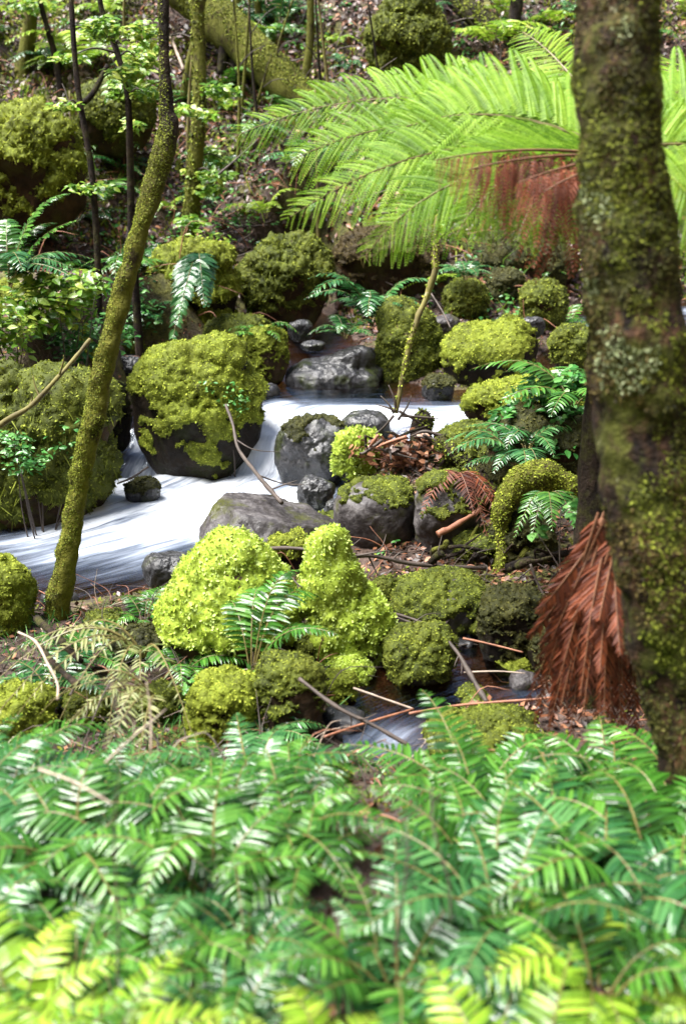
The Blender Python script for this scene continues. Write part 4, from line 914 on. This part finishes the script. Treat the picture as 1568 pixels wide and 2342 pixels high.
fern_plant('fern', 'fern hanging from the arched root', FN, up_at(1250, 1130, 4.95), 5, .3, FERN, az=(-150, -30), rise=.3, hook=-1.4, seed=11)
fern_plant('dead_fern', 'brown withered fern on the tilted grey slab', 'dead fern', up_at(1045, 1085, 5.35), 6, .35, DEAD, az=(-130, -30), rise=.3, hook=-1.6, seed=12, pw=.012)
fern_plant('fern', 'fading yellowish fern drooping below the leaning tree', FN, up_at(330, 1500, 3.7), 9, .62, FERNP, az=(150, 300), rise=.5, hook=-.3, pw=.007, plr=.10, npairs=24, keep=.6, seed=13)
fern_plant('fern', 'second fading fern nearer the fern bed', FN, up_at(360, 1600, 3.2), 7, .5, FERNP, az=(160, 290), rise=.5, hook=-.2, pw=.007, plr=.10, npairs=24, keep=.6, seed=14)
for i, (lab, u, v, y, L, mt) in enumerate([('bluish fern on the far slope behind the moss overhang', 700, 400, None, .7, FERNB), ('small fern on the slope beside the slender mossy tree', 500, 395, None, .55, FERNB),
        ('pale fern below the fallen log', 590, 320, None, .6, FERNB), ('fern above the grey fallen branch', 180, 160, None, .8, FERNY), ('fern beside the big moss mound', 235, 470, None, .6, FERN),
        ('fern near the foot of the leafy sapling', 330, 600, None, .5, FERN), ('fern at the top beside the dark short trunk', 1130, 110, None, .8, FERNY), ('fern at the edge of the far slope past the thick tree', 1600, 330, None, .8, FERNB),
        ('fern near the top between fallen log and pole sapling', 640, 60, None, .7, FERNB), ('little fern by the pointed mossy stone', 1065, 640, 9.5, .35, FERNB), ('fern under the tall fern on the slope', 60, 560, None, .6, FERN), ('fern beside the shady bank', 620, 590, None, .45, FERNB)]):
    q = gz(u, v) if y is None else up_at(u, v, y); fern_plant('fern', lab, FN, q, 8, L, mt, rise=.6, seed=20 + i)
shrub('shrub', 'bright leafy shrub on the bank behind the leaning tree', [(140, 690, 6.9, 85, 70, 260), (90, 640, 7, 60, 40, 120), (200, 650, 6.9, 50, 40, 90), (60, 720, 6.8, 60, 60, 140)], 'leaf_bright', .075, 8)
shrub('shrub', 'yellow green shrub at the edge of the bank below the leafy one', [(20, 760, 6.4, 60, 70, 200), (-30, 700, 6.4, 60, 60, 120)], 'leaf_bright', .06, 6)
shrub('shrub', 'dark green shrub in the shade behind the slanting branch', [(160, 780, 7.0, 70, 50, 160), (250, 760, 7.2, 60, 60, 120)], 'leaf_green', .06, 6)
shrub('shrub', 'leafy green shrub over the ledge touching the thick tree', [(1250, 900, 6.3, 90, 40, 220), (1310, 880, 6.2, 50, 50, 120), (1180, 960, 6.2, 70, 40, 160), (1300, 960, 6.1, 60, 50, 140), (1270, 1020, 6.0, 70, 30, 90)], 'leaf_green', .065, 12)
shrub('shrub', 'small plant with glossy pale leaves under the arched root end', [(1325, 1160, 4.6, 38, 34, 26), (1335, 1190, 4.6, 22, 26, 12), (1230, 1215, 4.8, 16, 10, 6)], 'leaf_green', .07, 4, asp=.6)
shrub('shrub', 'low green plants at the foot of the brown bank', [(60, 1050, 5.7, 60, 40, 110), (150, 1000, 5.9, 70, 50, 110), (30, 1010, 5.7, 40, 30, 70), (110, 930, 6.1, 60, 40, 70)], 'leaf_green', .04, 8)
shrub('shrub', 'small leafy plant on the face of the biggest boulder', [(530, 915, 6.75, 40, 45, 120), (480, 880, 6.75, 30, 30, 40)], 'leaf_green', .035, 3)
shrub('shrub', 'dark leafy growth under the peaked moss boulder', [(480, 1580, 3.7, 70, 40, 110), (560, 1560, 3.7, 50, 30, 60)], 'leaf_green', .035, 5)
shrub('shrub', 'green leafy growth on the slope above the overhang', [(470, 545, 9.9, 70, 20, 60), (400, 620, 9.3, 40, 20, 30)], 'leaf_bright', .06, 4)
def scatter(n_, x0, x1, y0, y1, ok=None):
    x = rng.uniform(x0, x1, n_); y = rng.uniform(y0, y1, n_)
    P = np.stack([x, y], 1); d = sd_stream(P); k = d > .03
    if ok is not None: k &= ok(x, y)
    x, y = x[k], y[k]; z = height(x, y); e = .04
    zx = (height(x + e, y) - z) / e; zy = (height(x, y + e) - z) / e
    return np.stack([x, y, z], 1), unit(np.column_stack([-zx, -zy, np.ones(len(x))]))
def litter(name, n_, box, size, mat, lift=.012, ok=None, flat=.5):
    P, N = scatter(n_, *box, ok); k = len(P)
    N = unit(N + rng.normal(size=(k, 3)) * flat); ax = unit(np.cross(N, rng.normal(size=(k, 3)))); S = np.cross(N, ax)
    s = size * rng.uniform(.5, 1.5, (k, 1)); P = P + np.array([0, 0, 1]) * rng.uniform(.3, 1.6, (k, 1)) * lift
    V = np.stack([P - ax * s * .5, P + S * s * .27 + N * s * .08, P + ax * s * .5 + N * s * .1, P - S * s * .27 + N * s * .08], 1).reshape(-1, 3)
    tag(mk(name, V, np.arange(4 * k).reshape(k, 4), M[mat], tint=np.repeat(rng.random(k)**2.4, 4), smooth=False), kind='stuff')
# straw, dead fern stalks and grass tangled over the near left bank
def tangle(name, n_, box, L0, mat, r=.003, up=.3):
    P, N = scatter(n_, *box); parts = []
    for q in P:
        L = L0 * random.uniform(.5, 1.4); d = unit(rng.normal(size=3) * [1, .7, up]); bnd = rng.normal(size=3) * L * .15 + [0, 0, L * .18]
        parts.append(tube(np.array([q, q + d * L * .5 + bnd, q + d * L + [0, 0, .02]]), [r, r * .8, r * .3], 4, 0, 1, 4))
    V, F, t = join(parts); tag(mk(name, V, F, M[mat]), kind='stuff')
# small ferns and stems all over the slope, pebbles along the water
sp = [fern_plant('slope_fern', 'small fern on the leaf strewn far slope', FN, (0, 0, 0), 7, .42, FERN, rise=.6, seed=80 + i) for i in range(3)]
r3 = random.Random(21)
for i in range(72):
    x, y = r3.uniform(-4.6, 4.2), r3.uniform(10.0, 13.6)
    copy_thing(sp[i % 3], (x, y, hz(x, y) - .02), r3.uniform(0, 6.3), r3.uniform(.6, 1.3), (.25, 0), None, 'small ferns scattered over the far slope', r3.choice([M['fern'], M['fern_blue'], M['fern_yellow']]))
for f_ in sp:
    for c_ in list(f_.children): bpy.data.objects.remove(c_)
    bpy.data.objects.remove(f_)
r4 = random.Random(8)
for i in range(14):
    x, y = r4.uniform(-3.6, 1.2), r4.uniform(10.2, 13.2); z = hz(x, y); H = r4.uniform(.8, 2.2); lx, ly = r4.uniform(-.4, .4), r4.uniform(-.2, .3)
    P_ = np.array([[x, y, z - .1], [x + lx * .4 + r4.uniform(-.05, .05), y + ly * .4, z + H * .45], [x + lx, y + ly, z + H]])
    rt_ = thing('dead_sapling', 'thin bare dead sapling standing on the leaf strewn far slope', 'sapling', (x, y, z), 'thin bare saplings on the far slope')
    V, F = tube(P_, [.022, .016, .008], 7, .2, 12, 8); mk('stem', V, F, M[r4.choice(['bark_moss', 'bark_dark', 'twig_moss'])], rt_)
    for q in range(3):
        s_ = P_[1] + (P_[2] - P_[1]) * r4.random(); e_ = s_ + np.array([r4.uniform(-.35, .35), r4.uniform(-.2, .2), r4.uniform(.02, .3)])
        V, F = tube(np.array([s_, (s_ + e_) / 2 + [0, 0, .04], e_]), [.007, .005, .002], 5, 0, 1, 5); mk('twig', V, F, M['twig_dark'], rt_)
pebs = []
for k in range(3):
    _p = rock('wet_pebble', 'small dark wet stone at the edge of the stream', 'stone', [(700, 1200, 740, 1226)], 'rock_wet', 'moss_green' if k == 2 else None, y=6.0, rough=.25, sub=4, sq=2.2 + .3 * k, facet=.3, sink=1.0, tuft=.015)
    pebs.append(_p)
n_ = 0; tries = 0
while n_ < 70 and tries < 6000:
    tries += 1; x, y = r3.uniform(-2.6, 2.6), r3.uniform(3.1, 9.3)
    d_ = float(sd_stream(np.array([[x, y]]))[0])
    if -.10 < d_ < .10:
        w_ = float(water_z(np.array([[x, y]]))[0]); o_ = copy_thing(pebs[n_ % 3], (x, y, w_ - r3.uniform(.05, .09)), r3.uniform(0, 6.3), r3.uniform(.5, 1.9), (r3.uniform(-.3, .3), r3.uniform(-.3, .3)), None, 'wet stones along the water edge'); n_ += 1
for f_ in pebs:
    for c_ in list(f_.children): bpy.data.objects.remove(c_)
    bpy.data.objects.remove(f_)
# ------------------------------------------------------------------ the fern bed in front
random.seed(11)
protos = []
for k in range(6):
    fp = fern_plant('bed_fern', 'proto', FN, (0, 0, 0), 9, .29, FERN, rise=.62, pw=.0155, plr=.245, npairs=22, seed=50 + k, hook=.25 + .12 * k, droop=.2, tilt=.3)
    protos.append(fp)
used = [False] * 6
r2 = random.Random(4)
spots = []
yv = .7
while yv < 2.75:
    xv = -(.40 * yv + .55) + r2.uniform(0, .2)
    while xv < .40 * yv + .6:
        spots.append((xv + r2.uniform(-.07, .07), yv + r2.uniform(-.08, .08))); xv += .17 + .03 * yv
    yv += .15
for i, (x, y) in enumerate(spots):
    u_ = x / (y * CP + 1.4 * SP) / TX                        # -1..1 across the frame
    ymax = 2.35 + (.62 if u_ < -.25 else 0) + (.48 if u_ > .36 else 0)
    if -.05 < u_ < .3: ymax -= .62
    ymax += .22 * float(vnoise(np.array([[x * 2.7, 7.7, .5]]))[0])
    if y > ymax: continue
    if (abs(x - .58) < .2 and abs(y - 1.45) < .14) or (abs(x + .3) < .11 and abs(y - 1.42) < .09): continue
    if math.hypot(x - 1.3, y - 2.42) < .24: continue
    if float(vnoise(np.array([[x * 3.1, y * 4.2, 2.5]]))[0]) > (.95 if y < 1.95 else .47): continue
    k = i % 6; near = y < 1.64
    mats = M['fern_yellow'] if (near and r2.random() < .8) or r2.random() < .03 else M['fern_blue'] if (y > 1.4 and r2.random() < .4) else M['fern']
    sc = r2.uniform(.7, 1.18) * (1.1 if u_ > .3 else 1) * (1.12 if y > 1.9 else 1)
    zone = ('beside the foot of the thick tree' if u_ > .5 and y > 1.9 else 'at the edge of the bed facing the rill' if y > ymax - .22 and -.2 < u_ <= .5 else 'at the back of the bed near the fading ferns' if y > 2.2 and u_ <= -.2
            else 'in the lowest rows of the fern bed' if y < 1.5 else 'in the left half of the fern bed' if u_ < 0 else 'in the right half of the fern bed')
    kind_ = 'yellow green low fern' if mats == M['fern_yellow'] else 'bluish green low fern' if mats == M['fern_blue'] else 'mid green low fern'
    lab = kind_ + ' ' + zone; BG = kind_.replace('fern', 'ferns', 1) + ' ' + zone
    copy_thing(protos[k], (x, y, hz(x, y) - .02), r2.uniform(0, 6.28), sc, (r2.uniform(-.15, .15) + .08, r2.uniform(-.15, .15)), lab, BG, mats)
for fp in protos:
    for c in list(fp.children): bpy.data.objects.remove(c)
    bpy.data.objects.remove(fp)

# ------------------------------------------------------------------ what nobody could count
litter('leaf_litter', 22000, (-5.5, 6, 9.3, 15.5), .065, 'litter', .03)
litter('russet_leaf_litter', 26000, (-5.5, 6, 9.3, 15), .065, 'litter_red', .03)
litter('bank_leaf_litter', 5000, (-2.6, 2.6, 2.2, 9.3), .035, 'litter', .01)
litter('bank_russet_litter', 14000, (-2.6, 2.6, .4, 9.3), .035, 'litter_red', .01)
def mossy(x, y): return fbm(np.stack([x * 1.1, y * 1.1, 0 * x + 8], 1), 4) > -.08
P, N = scatter(75000, -5.5, 6, 9.2, 15.5, mossy)
V, F, t = tufts(P, N, .06, lift=.4); tag(mk('slope_moss', V, F, M['moss_green'], tint=t), kind='stuff')
def mossy2(x, y): return (fbm(np.stack([x * 2.3, y * 2.3, 0 * x + 3], 1), 4) > .02)
P, N = scatter(26000, -3, 3.2, 2.4, 9.2, mossy2)
V, F, t = tufts(P, N, .024, lift=.4); tag(mk('bank_moss', V, F, M['moss_green'], tint=t), kind='stuff')
parts = []
P, N = scatter(520, -5, 5.5, 9.4, 15)
for q in P:
    L = rng.uniform(.15, .7); d = unit(rng.normal(size=3) * [1, .6, .5]); 
    parts.append(tube(np.array([q + [0, 0, .03], q + d * L * .5 + rng.normal(size=3) * .03 + [0, 0, .05], q + d * L + [0, 0, .03]]), [.008, .007, .003], 4, 0, 1, 4))
V, F, t = join(parts); tag(mk('twig_debris', V, F, M['twig_dark']), kind='stuff')
parts = []
P, N = scatter(500, -2.6, 2.6, 2.3, 9)
for q in P:
    L = rng.uniform(.06, .3); d = unit(rng.normal(size=3) * [1, .6, .3])
    parts.append(tube(np.array([q + [0, 0, .01], q + d * L * .5 + [0, 0, .03], q + d * L + [0, 0, .01]]), [.004, .004, .002], 4, 0, 1, 4))
V, F, t = join(parts); tag(mk('bank_twig_debris', V, F, M['twig_red']), kind='stuff')
P, N = scatter(2600, -5, 5.5, 9.3, 14.5, lambda x, y: vnoise(np.stack([x * 1.3, y * 1.3, 0 * x + 21], 1)) > .1)
parts = [leaf_cloud(q + [0, 0, .06], (.12, .12, .06), 7, .06, .5) for q in P]
V, F, t = join(parts); tag(mk('slope_undergrowth', V, F, M['leaf_green'], tint=t, smooth=False), kind='stuff')
P, N = scatter(500, -3, 3, 2.5, 9.2, lambda x, y: vnoise(np.stack([x * 2.3, y * 2.3, 0 * x + 31], 1)) > .15)
parts = [leaf_cloud(q + [0, 0, .03], (.07, .07, .03), 7, .03, .5) for q in P]
V, F, t = join(parts); tag(mk('bank_undergrowth', V, F, M['leaf_green'], tint=t, smooth=False), kind='stuff')

tangle('straw_debris', 110, (-2.1, .2, 2.5, 4.6), .22, 'twig_pale', .003, .35)
tangle('dark_stalk_debris', 420, (-2.1, .3, 2.4, 4.6), .25, 'twig_dark', .003, .35)
tangle('red_stalk_debris', 260, (-2.1, 1.6, 2.4, 5.2), .2, 'twig_red', .0025, .3)
tangle('far_stalk_debris', 500, (-4.5, 3.5, 8.8, 12.5), .5, 'twig_red', .005, .5)
def grass(name, n_, box, L0, mat, ok=None):
    P, N = scatter(n_, *box, ok); k = len(P)
    d = unit(rng.normal(size=(k, 3)) * [.5, .5, .2] + [0, 0, 1]); S = unit(np.cross(d, rng.normal(size=(k, 3)))) ; L = L0 * rng.uniform(.5, 1.4, (k, 1)); w = .004 * L / L0 * (L0 / .1)
    b2 = d * L * .6; tp = d * L + rng.normal(size=(k, 3)) * L * .25 - np.array([0, 0, .2]) * L
    V = np.stack([P - S * w, P + S * w, P + b2 + S * w * .7, P + b2 - S * w * .7, P + tp + S * w * .1, P + tp - S * w * .1], 1).reshape(-1, 3); q = (np.arange(k) * 6)[:, None]
    tag(mk(name, V, np.vstack([q + [0, 1, 2, 3], q + [3, 2, 4, 5]]), M[mat], tint=np.repeat(rng.random(k), 6), smooth=False), kind='stuff')
grass('bank_grass', 7000, (-2.3, .6, 2.3, 4.5), .07, 'leaf_green', lambda x, y: vnoise(np.stack([x * 2.6, y * 2.6, 0 * x + 41], 1)) > 0)
grass('slope_grass', 5000, (-5, 5, 9.4, 14.5), .16, 'leaf_bright', lambda x, y: vnoise(np.stack([x * 1.2, y * 1.2, 0 * x + 51], 1)) > .12)

tangle('rocky_bank_stalk_debris', 320, (.3, 1.5, 3.9, 6.2), .2, 'twig_dark', .004, .5)
litter('rocky_bank_litter', 2500, (.2, 1.7, 3.4, 6.4), .04, 'litter_red', .03)
